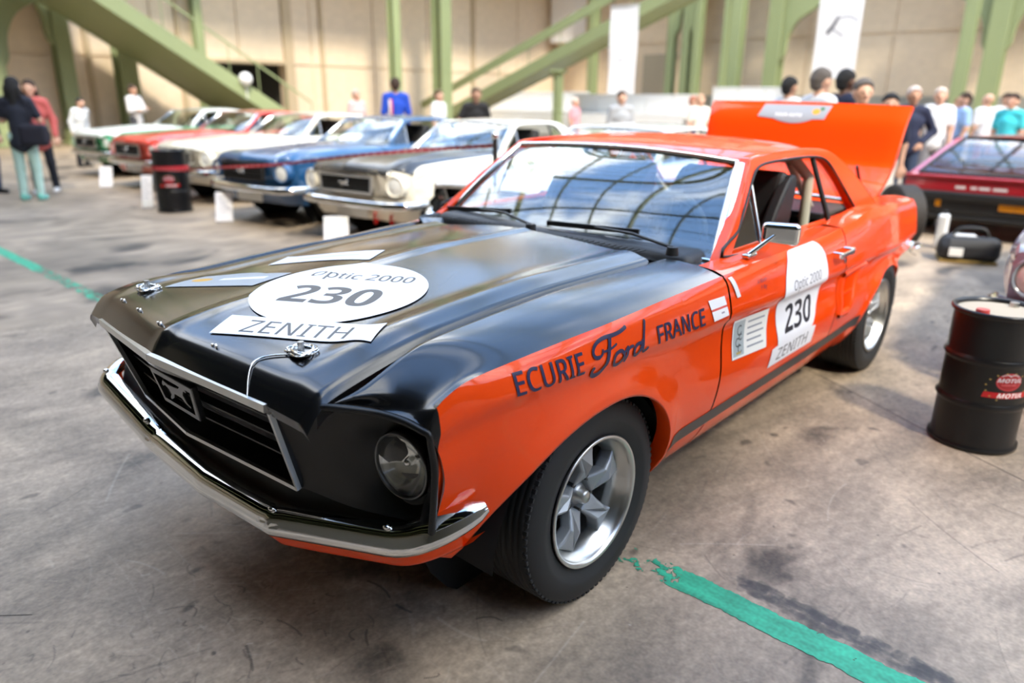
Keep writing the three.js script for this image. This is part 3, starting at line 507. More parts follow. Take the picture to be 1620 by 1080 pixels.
// list of body parts: [name, geometry, material key, options]
const BODY = [];
const add = (name, geo, mat, o = {}) => BODY.push({ name, geo, mat, ...o });
const both = (name, geo, mat, o = {}) => { add(name, geo, mat, o); add(name, mirrored(geo), mat, o); };
{
  add('hood', grid(70, 120, (u, v) => { const z = (v - 0.5) * 1.196, x = lerp(hoodLipX(z), hoodRear(z), u); return [x, hoodY(x, z), z, x, z]; }), 'hood');
  for (const s of [1, -1]) add('hood_flange', grid(50, 2, (u, v) => { const x = lerp(s > 0 ? -0.80 : -0.62, 0.58, u); return [x, hoodY(x, 0.598 * s) - 0.035 * v, s * (0.598 - 0.004 * v)]; }), 'hood');
  add('hood_lip', grid(48, 3, (u, v) => { const z = (u - 0.5) * 1.19, x = hoodLipX(z); return [x + 0.012 * v, hoodY(x, z) - 0.03 * v, z]; }), 'hood');
  { const g = grid(60, 18, wingTop), f = sidePanel(stations(-0.612, 0.648, 64), 34); add('wing_top', g, 'hood'); add('wing_top', sagged(mirrored(g)), 'hood'); add('front_wing', f, 'body'); add('front_wing', sagged(mirrored(f)), 'body'); }
  both('wing_nose', sidePanel([-0.638, -0.634, -0.63, -0.626, -0.622, -0.617, -0.612], 34), 'front');
  add('cowl', grid(40, 8, (u, v) => { const z = (u - 0.5) * 1.44, a = [hoodRear(clamp(z, -0.6, 0.6)) + 0.006 + Math.max(0, Math.abs(z) - 0.6) * 0.3, Math.abs(z) < 0.6 ? hoodY(hoodRear(z), z) - 0.004 : lerp(T_gapY(0.6), 0.93, (Math.abs(z) - 0.6) / 0.12)], b = windBase(clamp(z, -0.7, 0.7)); return [lerp(a[0], b[0] + 0.02, v), lerp(a[1], b[1], v) - 0.02 * Math.sin(Math.PI * v) * (Math.abs(z) < 0.58 ? 1 : 0.3), z]; }), 'hood');
  const slots = []; for (let i = 0; i < 15; i++) for (const s of [-1, 1]) slots.push(rbox(0.055, 0.004, 0.006, 0.70, 0.946, s * (0.12 + i * 0.026), 0.001, 1));
  add('cowl_vent', merge(slots), 'black');
  { const g = merge([sidePanel(stations(0.66, 1.828, 48), 34), grid(40, 3, (u, v) => { const x = lerp(0.66, 1.828, u); return [x, lerp(T_ys(x), 0.942, Math.sqrt(v)) , lerp(T_zs(x), 0.738, v), x, v]; })]); add('door', g, 'body'); add('door', sagged(mirrored(g)), 'body'); }
  both('quarter_panel', merge([sidePanel(stations(1.838, 3.62, 110), 44, true, inScoop), grid(60, 6, (u, v) => { const x = lerp(1.838, 3.62, u), ys = T_ys(x); return [x, lerp(ys, T_yi(x), Math.sin(v * 1.57)), lerp(T_zs(x), T_zi(x), v), x, v]; })]), 'body');
  add('roof', grid(44, 36, (u, v) => { const x0 = lerp(1.27, 2.32, u), s = 2 * v - 1, z = s * (roofEdge(x0) + 0.02), x = x0 - 0.05 * s * s * (1 - u) - 0.06 * s * s * u; return [x, roofY(x0) - 0.028 * s * s - 0.034 * Math.abs(s) ** 8, z, x, z]; }), 'roof');
  { const out = [[0.81, 0.925], [0.835, 0.945], ...spline2([[1.035, 1.085], [1.235, 1.235], [1.28, 1.262], [1.45, 1.272], [1.8, 1.275], [2.1, 1.262], [2.28, 1.212], [2.45, 1.115], [2.70, 0.965]], 40), [2.74, 0.93]];
    const win = [[0.905, 0.938], ...spline2([[1.0, 1.015], [1.1, 1.09], [1.22, 1.178], [1.29, 1.218], [1.40, 1.236], [1.7, 1.24], [1.95, 1.235], [2.08, 1.212], [2.16, 1.15], [2.27, 1.03], [2.33, 0.965]], 40), [2.33, 0.945]];
    const g = extrude(out, 0.03, 0.006, [win]), p = g.attributes.position; for (let i = 0; i < p.count; i++) { const y = p.getY(i); p.setZ(i, greenZ(y) + 0.012 * Math.sin(Math.PI * clamp((y - 0.93) / 0.33, 0, 1)) - 0.03 + p.getZ(i)); } g.computeVertexNormals(); both('roof_pillar', g, 'roof');
    const trim = tube(win.map(([x, y]) => [x, y, greenZ(y) + 0.014]), 0.006, 90, 6, true); both('window_trim', trim, 'black');
    both('vent_divider', rod([1.205, 0.94, greenZ(0.94) - 0.006], [1.245, 1.20, greenZ(1.2) - 0.004], 0.009), 'chrome');
    both('vent_glass', grid(1, 1, (u, v) => [lerp(lerp(0.93, 1.21, u), lerp(1.23, 1.24, u), v), lerp(0.945, 1.195, v), greenZ(lerp(0.945, 1.195, v)) - 0.008]), 'glass');
    both('quarter_glass', grid(1, 1, (u, v) => [lerp(lerp(1.99, 2.31, u), lerp(1.96, 2.06, u), v), lerp(0.95, 1.225, v), greenZ(lerp(0.95, 1.225, v)) - 0.01]), 'glass');
    both('quarter_glass_frame', rod([1.985, 0.94, greenZ(0.94) - 0.008], [1.955, 1.235, greenZ(1.235) - 0.004], 0.012), 'black'); }
  add('windshield', merge([grid(28, 14, (u, v) => windshield(u, v)), grid(28, 14, (u, v) => { const p = windshield(u, v); return [p[0] + 0.004, p[1] - 0.005, p[2]]; })]), 'glass');
  add('windshield_trim', ringOn((u, v) => windshield(u, v, 0.006), 0.013), 'chrome');
  both('pillar_trim', grid(3, 24, (u, v) => { const a = windshield(1, v, 0.010), w = lerp(0.036, 0.026, v); return [a[0] + 0.012 * u * u + 0.002, a[1] + 0.004 * Math.sin(Math.PI * u), a[2] + w * u]; }), 'chrome');
  add('rear_window', grid(20, 10, rearGlass), 'glass'); add('rear_window_trim', ringOn(rearGlass, 0.012), 'chrome');
  add('rear_deck', grid(24, 4, (u, v) => { const z = (u - 0.5) * 1.26, b = rearBase(z); return [lerp(b[0] - 0.01, 2.86, v), lerp(b[1], 0.955, v), z]; }), 'roof');
  add('tail_panel', grid(40, 14, (u, v) => { const z = (u - 0.5) * 1.5, y = lerp(0.90, 0.36, v), w = sideZ(3.615, Math.min(y, T_ys(3.6))) ; return [3.618 + 0.02 * Math.sin(Math.PI * v) - 0.03 * (2 * u - 1) ** 4, y, (2 * u - 1) * w]; }), 'body');
  for (const s of [-1, 1]) for (let i = 0; i < 3; i++) add('tail_lamp', rbox(0.03, 0.19, 0.062, 3.638, 0.70, s * (0.44 + i * 0.085), 0.01), 'redLens');
  const rb = [[3.46, 0.60, 0.785], [3.60, 0.585, 0.77], [3.70, 0.575, 0.70], [3.73, 0.57, 0.5], [3.74, 0.57, 0]]; const rbc = new THREE.CatmullRomCurve3(rb.map((p) => V(...p)), false, 'centripetal').getPoints(24).map((p) => p.toArray());
  add('rear_bumper', bumperGeo([...rbc, ...rbc.slice(0, -1).reverse().map(([x, y, z]) => [x, y, -z])].reverse(), bladeProf.map(([a, b]) => [-a, b]), 0.5), 'chrome');
  add('bumper', bumperGeo(bumperPath, bladeProf.map(([a, b]) => [-a, b]), 0.35), 'chrome');
  { const bolts = []; for (const f of [0.1, 0.28, 0.68, 0.86]) { const q = bumperPath[Math.round(f * (bumperPath.length - 1))]; const s = new THREE.SphereGeometry(0.011, 10, 8); s.scale(1, 0.7, 1); s.translate(q[0] + 0.008, q[1] + 0.038, q[2] * 0.99); bolts.push(s); } add('bumper_bolts', merge(bolts), 'chrome'); }
  { const vp = bumperPath.filter((p) => Math.abs(p[2]) < 0.81).map(([x, y, z]) => [x + 0.016 + 0.03 * Math.max(0, 0.45 - Math.abs(z)), y, z * 0.985]), g = grid(vp.length - 1, 10, (u, v, i) => { const [x, y, z] = vp[i], k = smooth(v, 0.45, 1); return [x + 0.012 * v + 0.10 * k * k, y - 0.015 - 0.095 * Math.min(1, v * 1.25) + 0.012 * k, z * (1 - 0.03 * k)]; }); add('valance', g, 'body'); }
  { const pins = []; for (const s of [-1, 1]) { const g = new THREE.CylinderGeometry(0.022, 0.022, 0.006, 16); g.translate(-0.70, hoodY(-0.70, 0.415) + 0.004, s * 0.415); pins.push(g); } }
  add('bumper_filler', (() => { const vp = bumperPath.filter((p) => Math.abs(p[2]) < 0.79); return grid(vp.length - 1, 3, (u, v, i) => { const [x, y, z] = vp[i]; return [x + 0.045 + 0.05 * v, y - 0.03 + 0.17 * v, z * 0.97]; }); })(), 'black');
  { const Q = scoopQ, sc = (s, t, l) => { const [x, y] = Q(s, t); return [x, y, sideZ(x, y) + l]; };
    const fr = merge([[[0, 0], [1, 0]], [[1, 0], [1, 1]], [[1, 1], [0, 1]], [[0, 1], [0, 0]]].map(([a, b2]) => grid(16, 6, (u, v) => { const s = lerp(a[0], b2[0], u), t = lerp(a[1], b2[1], u), k = [[-0.10, 0.0], [-0.09, 0.010], [-0.04, 0.014], [0.06, 0.012], [0.11, 0.004], [0.12, -0.02], [0.12, -0.075]][Math.round(v * 6)], horizontal = a[1] === b2[1], ds = horizontal ? 0 : (a[0] ? -1 : 1) * k[0], dt = horizontal ? (a[1] ? -1 : 1) * k[0] * 0.9 : 0; return sc(s + ds, t + dt, k[1]); })));
    both('side_scoop', merge([fr, grid(8, 8, (u, v) => sc(u, v, -0.072))]), 'body', { id: 'scoop' });
    for (let k = 0; k < 2; k++) for (let i = 0; i < 4; i++) { const s0 = 0.19 + i * 0.19; both('vane', grid(3, 6, (u, v) => { const q = Math.round(u * 3); return sc(s0 + [0, 0.045, 0.06, 0.02][q], lerp(0.10 + k * 0.42, 0.48 + k * 0.42, v), [-0.05, 0.002, 0.0, -0.05][q]); }), 'body'); }
    both('scoop_bar', grid(8, 3, (u, v) => sc(lerp(0.08, 0.92, u), lerp(0.475, 0.525, v), [-0.03, 0.006, 0.006, -0.03][Math.round(v * 3)])), 'body'); }
  // seats, dash, wheel, cage, floor pan
  add('floor_pan', merge([rbox(3.7, 0.05, 1.36, 1.65, 0.27, 0, 0.02), rbox(0.05, 0.5, 1.3, 0.62, 0.55, 0), rbox(0.05, 0.55, 1.25, 2.55, 0.62, 0), rbox(0.95, 0.45, 0.9, 0.05, 0.56, 0, 0.05), rbox(1.2, 0.05, 1.0, -0.02, 0.78, 0)]), 'deepBlack');
  for (const [x0, w] of [[-0.02, 0.42], [R_AXLE, 0.44]]) both('wheel_well', (() => { const g = grid(24, 1, (u, v) => { const a = Math.PI * u; return [x0 - w * Math.cos(a), 0.30 + 0.385 * Math.sin(a), lerp(0.5, 0.80, v)]; }); const d = new THREE.CircleGeometry(0.42, 24); d.translate(x0, 0.34, 0.5); return merge([g, d]); })(), 'deepBlack');
  both('door_card', merge([rbox(1.12, 0.6, 0.04, 1.25, 0.63, 0.72, 0.02), rbox(0.85, 0.6, 0.04, 2.25, 0.63, 0.70, 0.02)]), 'vinyl');
  add('dashboard', merge([rbox(0.34, 0.14, 1.34, 0.90, 0.88, 0, 0.05, 3), rbox(0.2, 0.10, 0.5, 1.0, 0.89, 0.36, 0.04, 3)]), 'vinyl');
  add('parcel_shelf', rbox(0.5, 0.04, 1.2, 2.5, 0.915, 0, 0.01), 'vinyl');
  { const t = new THREE.TorusGeometry(0.185, 0.016, 10, 40); t.rotateY(Math.PI / 2); t.rotateZ(-0.4); t.translate(1.06, 0.93, 0.36); const sp = []; for (let i = 0; i < 3; i++) { const a = 1.57 + i * 2.094, q = [0, 0.17 * Math.sin(a), 0.17 * Math.cos(a)]; const g = rod([0, 0, 0], q, 0.012, 0.010); g.rotateZ(-0.4); g.translate(1.06, 0.93, 0.36); sp.push(g); } add('steering_wheel', merge([t, ...sp, rod([1.06, 0.93, 0.36], [0.88, 0.86, 0.36], 0.02)]), 'black'); }
  for (const s of [1, -1]) { const pr = spline2([[0.25, -0.02], [0.20, 0.05], [0, 0.03], [-0.12, 0.06], [-0.2, 0.2], [-0.30, 0.45], [-0.36, 0.68], [-0.40, 0.72], [-0.45, 0.66], [-0.38, 0.3], [-0.28, -0.02], [-0.2, -0.06]], 50).map(([a, b]) => [-a, b]);
    const g = extrude(pr, 0.44, 0.03, [], 3); g.translate(1.28, 0.46, s * 0.36 - 0.22); const w = extrude(spline2([[0.3, 0], [-0.25, -0.02], [-0.46, 0.6], [-0.40, 0.7], [-0.24, 0.5], [-0.14, 0.22], [0.25, 0.14]], 30).map(([a, b]) => [-a, b]), 0.03, 0.012); const w1 = w.clone(); w1.translate(1.28, 0.46, s * 0.36 - 0.265); w.translate(1.28, 0.46, s * 0.36 + 0.235); add('seat', merge([g, w, w1]), 'vinyl'); }
  add('exhaust', rod([2.6, 0.24, 0.4], [3.75, 0.26, 0.4], 0.03), 'darkMetal');
}
const cageTubes = [['roll_cage', merge([polytube([[2.19, 0.32, 0.55], [2.12, 1.12, 0.55], [2.10, 1.21, 0.47], [2.10, 1.21, -0.47], [2.12, 1.12, -0.55], [2.19, 0.32, -0.55]], 0.026, 10), polytube([[2.10, 1.19, 0.45], [2.75, 0.75, 0.45]], 0.02, 10), polytube([[2.10, 1.19, -0.45], [2.75, 0.75, -0.45]], 0.02, 10)])]];
// front face with deep lamp recesses (the hero's year)
const FRONT_A = [], FRONT_B = [];
{
  const addA = (name, geo, mat, o = {}) => FRONT_A.push({ name, geo, mat, ...o }), bothA = (n, g, m, o) => { addA(n, g, m, o); addA(n, mirrored(g), m, o); };
  const top = poly3([[-0.836, 0.797, 0.462], [-0.820, 0.815, 0.53], [-0.772, 0.826, 0.603], [-0.698, 0.808, 0.66], [-0.660, 0.793, 0.72], [-0.637, 0.772, 0.78]]);
  const bottom = poly3([[-0.752, 0.54, 0.415], [-0.715, 0.515, 0.55], [-0.67, 0.51, 0.67], [-0.645, 0.515, 0.745], [-0.638, 0.52, 0.785]]);
  const inner = poly3([[-0.836, 0.797, 0.462], [-0.795, 0.67, 0.44], [-0.752, 0.54, 0.415]]), outer = poly3([[-0.637, 0.772, 0.78], [-0.632, 0.69, 0.792], [-0.634, 0.60, 0.79], [-0.638, 0.52, 0.785]]);
  bothA('fascia', grid(40, 26, coons(top, bottom, inner, outer, 0.075)), 'front');
  bothA('fascia_rim', new THREE.TubeGeometry(new THREE.CatmullRomCurve3([...Array(14).keys()].map((i) => V(...top(0.35 + 0.65 * i / 13))).concat([...Array(10).keys()].slice(1).map((i) => V(...outer(i / 9))))), 60, 0.009, 8), 'front');
  const lip = [[0.0, 0], [0.04, 0]];
  addA('grille_recess', grid(24, 8, (u, v) => { const s = 2 * u - 1, z = s * lerp(0.455, 0.42, v); return [lerp(-0.80, -0.70, v) + 0.05, lerp(0.80, 0.53, v), z]; }), 'front');
  const V0 = (s, v) => [lerp(-0.895 + 0.058 * Math.abs(s), -0.825 + 0.07 * Math.abs(s), v), lerp(0.822 - 0.02 * Math.abs(s), 0.578 - 0.035 * Math.abs(s), v), s * lerp(0.46, 0.425, v)];
  addA('grille_shade', merge([...[-1, 1].map((s) => grid(2, 6, (u, v) => { const p = V0(s, v); return [p[0] + 0.13 * u, p[1], p[2]]; })), grid(24, 2, (u, v) => { const p = V0(2 * u - 1, 0); return [p[0] + 0.10 * v, p[1] + 0.005, p[2]]; }), grid(24, 2, (u, v) => { const p = V0(2 * u - 1, 1); return [p[0] + 0.10 * v, p[1], p[2]]; })]), 'front');
  const slat = (v, dx) => merge([-1, 1].map((s) => { const a = V0(0.0, v), b = V0(s, v); return beam([a[0] + dx, a[1], a[2]], [b[0] + dx, b[1], b[2] - s * 0.01], 0.03, 0.005); }));
  for (const v of [0.24, 0.46, 0.7]) addA('grille_slat', slat(v, 0.04), 'darkMetal');
  addA('grille_bar', merge([-1, 1].map((s) => { const a = V0(0, 0), b = V0(s, 0); return beam([a[0] - 0.004, a[1], 0], [b[0] - 0.004, b[1], b[2]], 0.016, 0.02); })), 'brushed');
  addA('grille_trim', merge([-1, 1].flatMap((s) => [beam(V0(s, 0.06), V0(s, 1), 0.012, 0.010, [0, 0, 1]), beam(V0(s, 1), V0(0, 1), 0.012, 0.010)])), 'brushed');
  const fr = [[-0.17, 0.07], [0.17, 0.07], [0.14, -0.06], [-0.14, -0.06]], fi = fr.map(([a, b]) => [a * 0.88, b * 0.74]);
  const cor = extrude(fr, 0.012, 0.003, [fi]); cor.scale(0.72, 0.85, 1); cor.rotateY(-Math.PI / 2); cor.rotateZ(0.22); cor.translate(-0.83, 0.70, 0.0); addA('emblem_frame', cor, 'darkChrome', { id: 'em' });
  const horse = [[-0.105, 0.012], [-0.085, 0.03], [-0.05, 0.022], [0.0, 0.026], [0.03, 0.03], [0.055, 0.05], [0.075, 0.052], [0.09, 0.035], [0.082, 0.028], [0.066, 0.03], [0.05, 0.012], [0.062, -0.012], [0.082, -0.02], [0.078, -0.028], [0.052, -0.02], [0.03, -0.004], [-0.02, -0.004], [-0.035, -0.02], [-0.065, -0.036], [-0.07, -0.028], [-0.05, -0.012], [-0.055, 0.004], [-0.08, 0.012], [-0.1, 0.004]];
  const hg = extrude(horse, 0.010, 0.002); hg.scale(0.8, 0.9, 1); hg.rotateY(-Math.PI / 2); hg.rotateZ(0.22); hg.translate(-0.83, 0.70, 0.0); addA('emblem_horse', hg, 'darkChrome', { under: 'em' });
  for (const s of [1, -1]) { // lamps
    const c = [-0.628, 0.650, 0.672 * s], tilt = (g) => { g.scale(0.89, 0.95, 0.89); g.rotateZ(Math.PI / 2); g.rotateY(0.10 * s); g.translate(...c); return g; };
    addA('headlight', tilt(new THREE.LatheGeometry([[0.088, -0.05], [0.098, -0.03], [0.099, 0.0], [0.095, 0.006], [0.0905, 0.006], [0.089, 0.0], [0.088, -0.01]].map((q) => new THREE.Vector2(q[0], q[1])), 48)), 'darkChrome', { id: 'hl' + s });
    addA('reflector', tilt(new THREE.LatheGeometry([[0.0, -0.058], [0.02, -0.056], [0.05, -0.044], [0.075, -0.024], [0.088, -0.004]].map((q) => new THREE.Vector2(q[0], q[1])), 48)), 'reflector', { under: 'hl' + s });
    addA('bulb', tilt((() => { const g = new THREE.SphereGeometry(0.014, 14, 10); g.scale(1, 1.6, 1); g.translate(0, -0.035, 0); return g; })()), 'chrome', { under: 'hl' + s });
    addA('lens', tilt(new THREE.LatheGeometry([[0.0, 0.022], [0.03, 0.0205], [0.06, 0.015], [0.08, 0.008], [0.089, 0.0]].map((q) => new THREE.Vector2(q[0], q[1])), 48)), 'lens', { under: 'hl' + s });
  }
  const straight = new THREE.CatmullRomCurve3([[-0.52, 0.485, -0.875], [-0.66, 0.48, -0.865], [-0.80, 0.475, -0.80], [-0.865, 0.472, -0.66], [-0.885, 0.47, -0.3], [-0.89, 0.47, 0], [-0.885, 0.47, 0.3], [-0.865, 0.472, 0.66], [-0.80, 0.475, 0.80], [-0.66, 0.48, 0.865], [-0.52, 0.485, 0.875]].map((p) => V(...p)), false, 'centripetal').getPoints(90).map((p) => p.toArray());
  FRONT_B.push({ name: 'bumper', geo: bumperGeo(straight, bladeProf.map(([a, b]) => [-a, b * 1.25]), 0.5), mat: 'chrome' });
  FRONT_B.push({ name: 'valance', geo: grid(60, 8, (u, v) => { const z = (2 * u - 1) * 0.82, e = Math.max(0, Math.abs(z) - 0.55) / 0.27; return [-0.80 + 0.16 * e * e + 0.10 * v * v, lerp(0.53, 0.285, v), z]; }), mat: 'body' });
  // plain upright face with a letter-box grille and lamps on the wing ends (the older cars of the row)
  const addB = (name, geo, mat, o = {}) => FRONT_B.push({ name, geo, mat, ...o }), bothB = (n, g, m, o) => { addB(n, g, m, o); addB(n, mirrored(g), m, o); };
  bothB('nose_panel', grid(30, 14, coons(top, bottom, inner, outer, -0.02)), 'body');
  addB('nose_panel', grid(30, 10, (u, v) => { const s = 2 * u - 1; return [lerp(-0.84, -0.745, v) - 0.02 * (1 - s * s), lerp(0.83, 0.53, v), s * lerp(0.47, 0.42, v)]; }), 'body');
  addB('grille', rbox(0.03, 0.165, 0.80, -0.842, 0.672, 0, 0.02, 3), 'deepBlack', { id: 'gr' });
  const gf = extrude([[-0.425, 0.10], [0.425, 0.10], [0.405, -0.10], [-0.405, -0.10]], 0.04, 0.004, [[[-0.395, 0.078], [0.395, 0.078], [0.38, -0.078], [-0.38, -0.078]]]); gf.rotateY(-Math.PI / 2); gf.translate(-0.835, 0.672, 0); addB('grille_surround', gf, 'trimB', { under: 'gr' });
  for (const y of [0.635, 0.672, 0.709]) addB('grille_bar', rbox(0.012, 0.006, 0.77, -0.862, y, 0, 0.002), 'darkMetal', { under: 'gr' });
  const hg2 = hg.clone(); hg2.translate(-0.05, -0.028, 0); addB('emblem_horse', hg2, 'chrome', { under: 'gr' });
  for (const s of [1, -1]) {
    const c = [-0.775, 0.672, 0.66 * s], tilt = (g) => { g.rotateZ(Math.PI / 2); g.rotateY(0.18 * s); g.translate(...c); return g; };
    addB('headlight', tilt(new THREE.LatheGeometry([[0.108, -0.08], [0.112, 0.02], [0.108, 0.034], [0.094, 0.03], [0.09, 0.016]].map((q) => new THREE.Vector2(q[0], q[1])), 40)), 'body', { id: 'hb' + s });
    addB('lens', tilt(new THREE.LatheGeometry([[0.0, 0.036], [0.04, 0.033], [0.07, 0.026], [0.091, 0.016]].map((q) => new THREE.Vector2(q[0], q[1])), 40)), 'lampFace', { under: 'hb' + s });
    addB('side_lamp', (() => { const g = new THREE.CylinderGeometry(0.035, 0.035, 0.02, 20); g.rotateZ(Math.PI / 2); g.translate(-0.70, 0.44, s * 0.5); return g; })(), 'amber');
  }
  addB('number_plate', rbox(0.015, 0.11, 0.5, -0.80, 0.36, 0, 0.004), 'plate');
}
function assemble(car, lists, mats, roll = 0, dz = 0) {
  const ids = {};
  for (const e of lists) {
    const parent = e.under ? ids[e.under] : car, m = part(parent, e.name, e.geo, mats[e.mat] ?? M[e.mat]);
    if (!e.under) { m.rotation.x = roll; m.position.z = dz; }
    if (e.id) ids[e.id] = m;
  }
  return ids;
}
const TRUNK = grid(30, 20, (u, v) => { const z = (u - 0.5) * 1.24, x = lerp(2.87, 3.72, v); return [x, lerp(0.957, 0.905, v) + 0.02 * (1 - (z / 0.62) ** 2) - 0.02 * smooth(v, 0.92, 1), z, u, v]; });
// ------------------------------------------------------------------ the orange and black rally coupe
const ROLL = 0.0187, DZ = 0.0199 - 0.4 * 0.0187;
M.darkChrome = std(lin(0.16, 0.16, 0.16), 0.3, 1); M.lampFace = phys(lin(0.75, 0.76, 0.74), 0.12, { clearcoat: 1 }); M.plate = std(lin(0.75, 0.75, 0.7), 0.5); M.trimB = M.chrome;
const hero = thing('race_car', 'orange two-door coupe with satin black bonnet, race number 230 and its boot lid raised', 'car');
const heroMats = { body: M.orange, roof: M.orange, hood: M.satinBlack, front: M.satinFront };
const heroIds = assemble(hero, [...BODY, ...FRONT_A], heroMats, ROLL, DZ);
for (const [n, g] of cageTubes) { const m = part(hero, n, g, M.cage, 'cream white roll cage'); m.rotation.x = ROLL; m.position.z = DZ; }
addWheel(hero, 0, 0.3206, 0.836 - 0.111, 1, -0.005); addWheel(hero, R_AXLE, 0.3206, 0.8448 - 0.111, 1); addWheel(hero, 0, 0.3206, -0.725, -1); addWheel(hero, R_AXLE, 0.3206, -0.733, -1);
const on = (name, geo, mat, label, parent = hero) => { const m = part(parent, name, geo, mat, label); if (parent === hero) { m.rotation.x = ROLL; m.position.z = DZ; } return m; };
// raised boot lid: hinged at the deck, skin, turned-down tail edge and underside frame
{
  const nv = 30, X = table([0, 2.93], [0.18, 3.09], [0.33, 3.235], [0.40, 3.285], [0.8, 3.335], [1, 3.395]), Y = table([0, 0.90], [0.18, 0.96], [0.33, 1.06], [0.40, 1.112], [0.8, 1.35], [1, 1.458]), P = (u, v) => { // v from hinge to tail edge
    const s = 2 * u - 1, z = s * lerp(0.61, 0.645, v), crown = 0.03 * (1 - s * s);
    return [X(v) - crown * 0.9 + 0.012 * smooth(Math.abs(s), 0.92, 1), Y(v) + crown * 0.25, z];
  };
  const lid = on('boot_lid', grid(36, nv, (u, v) => [...P(u, v), u, v]), M.orange);
  part(lid, 'lid_frame', grid(36, 8, (u, v) => { const q = P(lerp(0.03, 0.97, u), v); return [q[0] + 0.035, q[1] - 0.01, q[2]]; }), M.orange);
  part(lid, 'lid_edge', merge([0, 1].map((u) => grid(1, 12, (s, v) => { const q = P(u, v); return [q[0] + 0.04 * s, q[1] - 0.01 * s, q[2]]; })).concat([grid(24, 1, (u, s) => { const q = P(u, 1); return [q[0] + 0.02 * s, q[1] - 0.035 * s, q[2]]; })])), M.orange);
  const badge = canvasTexture(512, 160, (g, w, h) => {
    g.clearRect(0, 0, w, h); g.fillStyle = '#9fa6b2'; g.beginPath(); g.moveTo(w * 0.08, h * 0.04); g.lineTo(w * 0.98, h * 0.04); g.lineTo(w * 0.93, h * 0.70); g.lineTo(w * 0.78, h * 0.72); g.quadraticCurveTo(w * 0.55, h * 1.12, w * 0.25, h * 0.74); g.lineTo(w * 0.02, h * 0.66); g.closePath(); g.fill();
    g.fillStyle = '#eef1f5'; g.font = 'bold 34px sans-serif'; g.fillText('TOUR AUTO', w * 0.26, h * 0.62); g.fillStyle = '#e9a23a'; g.beginPath(); g.ellipse(w * 0.80, h * 0.36, 26, 22, 0, 0, 7); g.fill(); g.fillStyle = '#4d7a53'; g.beginPath(); g.ellipse(w * 0.87, h * 0.22, 14, 14, 0, 0, 7); g.fill();
  });
  part(lid, 'lid_sticker', grid(20, 8, (u, v) => { const q = P(lerp(0.28, 0.66, u), lerp(0.74, 0.975, v)); return [q[0] - 0.004, q[1] + 0.002, q[2], u, v]; }), std(0xffffff, 0.4, 0, { map: badge, alphaTest: 0.5 }), 'grey oval rally sticker');
  on('lid_strut', merge([0.5, -0.5].map((z) => rod([3.25, 0.9, z], [3.02, 1.12, z], 0.01))), M.black);
  on('boot_floor', merge([rbox(0.85, 0.04, 1.25, 3.28, 0.5, 0, 0.01), rbox(0.04, 0.4, 1.25, 2.86, 0.7, 0, 0.01)]), M.deepBlack);
}
// decals follow the panels they are stuck to
const decalMat = (w, h, draw, rough = 0.38) => std(0xffffff, rough, 0, { map: canvasTexture(w, h, draw), alphaTest: 0.5 });
const onHood = (cx, cz, ux, uz, w, h, lift = 0.002) => { const vx = uz, vz = -ux; return grid(100, 100, (s, t) => { const a = (s - 0.5) * w, b = (t - 0.5) * h, x = cx + ux * a + vx * b, z = cz + uz * a + vz * b; return [x, hoodY(x, z) + lift, z, s, t]; }); };
const onSide = (pts, lift = 0.0025, n = 30) => grid(n, n, (s, t) => { const x = lerp(lerp(pts[0][0], pts[1][0], s), lerp(pts[3][0], pts[2][0], s), 1 - t), y = lerp(lerp(pts[0][1], pts[1][1], s), lerp(pts[3][1], pts[2][1], s), 1 - t); return [x, y, sideZ(x, y) + lift, s, t]; }); // corners: top left, top right, bottom right, bottom left
{
  const U = [0.455, 0.890];
  on('hood_number', onHood(-0.455, 0.16, ...U, 0.59, 0.64, 0.0035), decalMat(1024, 1024, (g, w, h) => {
    g.clearRect(0, 0, w, h); g.fillStyle = '#f3f4f8'; g.beginPath(); g.ellipse(w * 0.53, h * 0.42, w * 0.43, h * 0.40, 0, 0, 7); g.fill(); g.fillRect(w * 0.19, h * 0.79, w * 0.76, h * 0.16);
    g.fillStyle = '#2a2b31'; g.textAlign = 'center'; g.font = '122px sans-serif'; g.fillText('Optic 2000', w * 0.55, h * 0.27); g.lineWidth = 3; g.strokeStyle = '#2a2b31'; g.strokeText('Optic 2000', w * 0.55, h * 0.27);
    g.font = 'bold 310px sans-serif'; g.fillText('230', w * 0.53, h * 0.61); g.font = '150px sans-serif'; g.save(); g.translate(w * 0.57, h * 0.928); g.scale(1.06, 1); g.fillText('ZENITH', 0, 0); g.restore();
  }), 'white round race number 230');
  const sm = [[-0.175, -0.235, 0.38, 0.13], [-0.505, -0.265, 0.36, 0.22]];
  on('hood_sticker', onHood(sm[0][0], sm[0][1], ...U, sm[0][2], sm[0][3]), decalMat(512, 192, (g, w, h) => { g.fillStyle = '#eeeff4'; g.fillRect(0, 0, w, h); g.fillStyle = '#c9cedb'; g.fillRect(w * 0.2, h * 0.42, w * 0.62, h * 0.12); }), 'plain white sticker');
  on('hood_sticker', onHood(sm[1][0], sm[1][1], ...U, sm[1][2], sm[1][3]), decalMat(512, 330, (g, w, h) => { g.clearRect(0, 0, w, h); g.fillStyle = '#aab0b6'; g.beginPath(); g.moveTo(0, h * 0.95); g.lineTo(w * 0.10, h * 0.25); g.quadraticCurveTo(w * 0.4, -h * 0.08, w * 0.72, h * 0.25); g.lineTo(w, h * 0.3); g.lineTo(w * 0.86, h * 0.95); g.closePath(); g.fill(); g.fillStyle = '#e0aa44'; g.beginPath(); g.ellipse(w * 0.2, h * 0.55, 48, 42, 0, 0, 7); g.fill(); g.fillStyle = '#eff0f0'; g.fillRect(w * 0.38, h * 0.45, w * 0.45, h * 0.14); }), 'grey rally sticker with a yellow emblem');
}
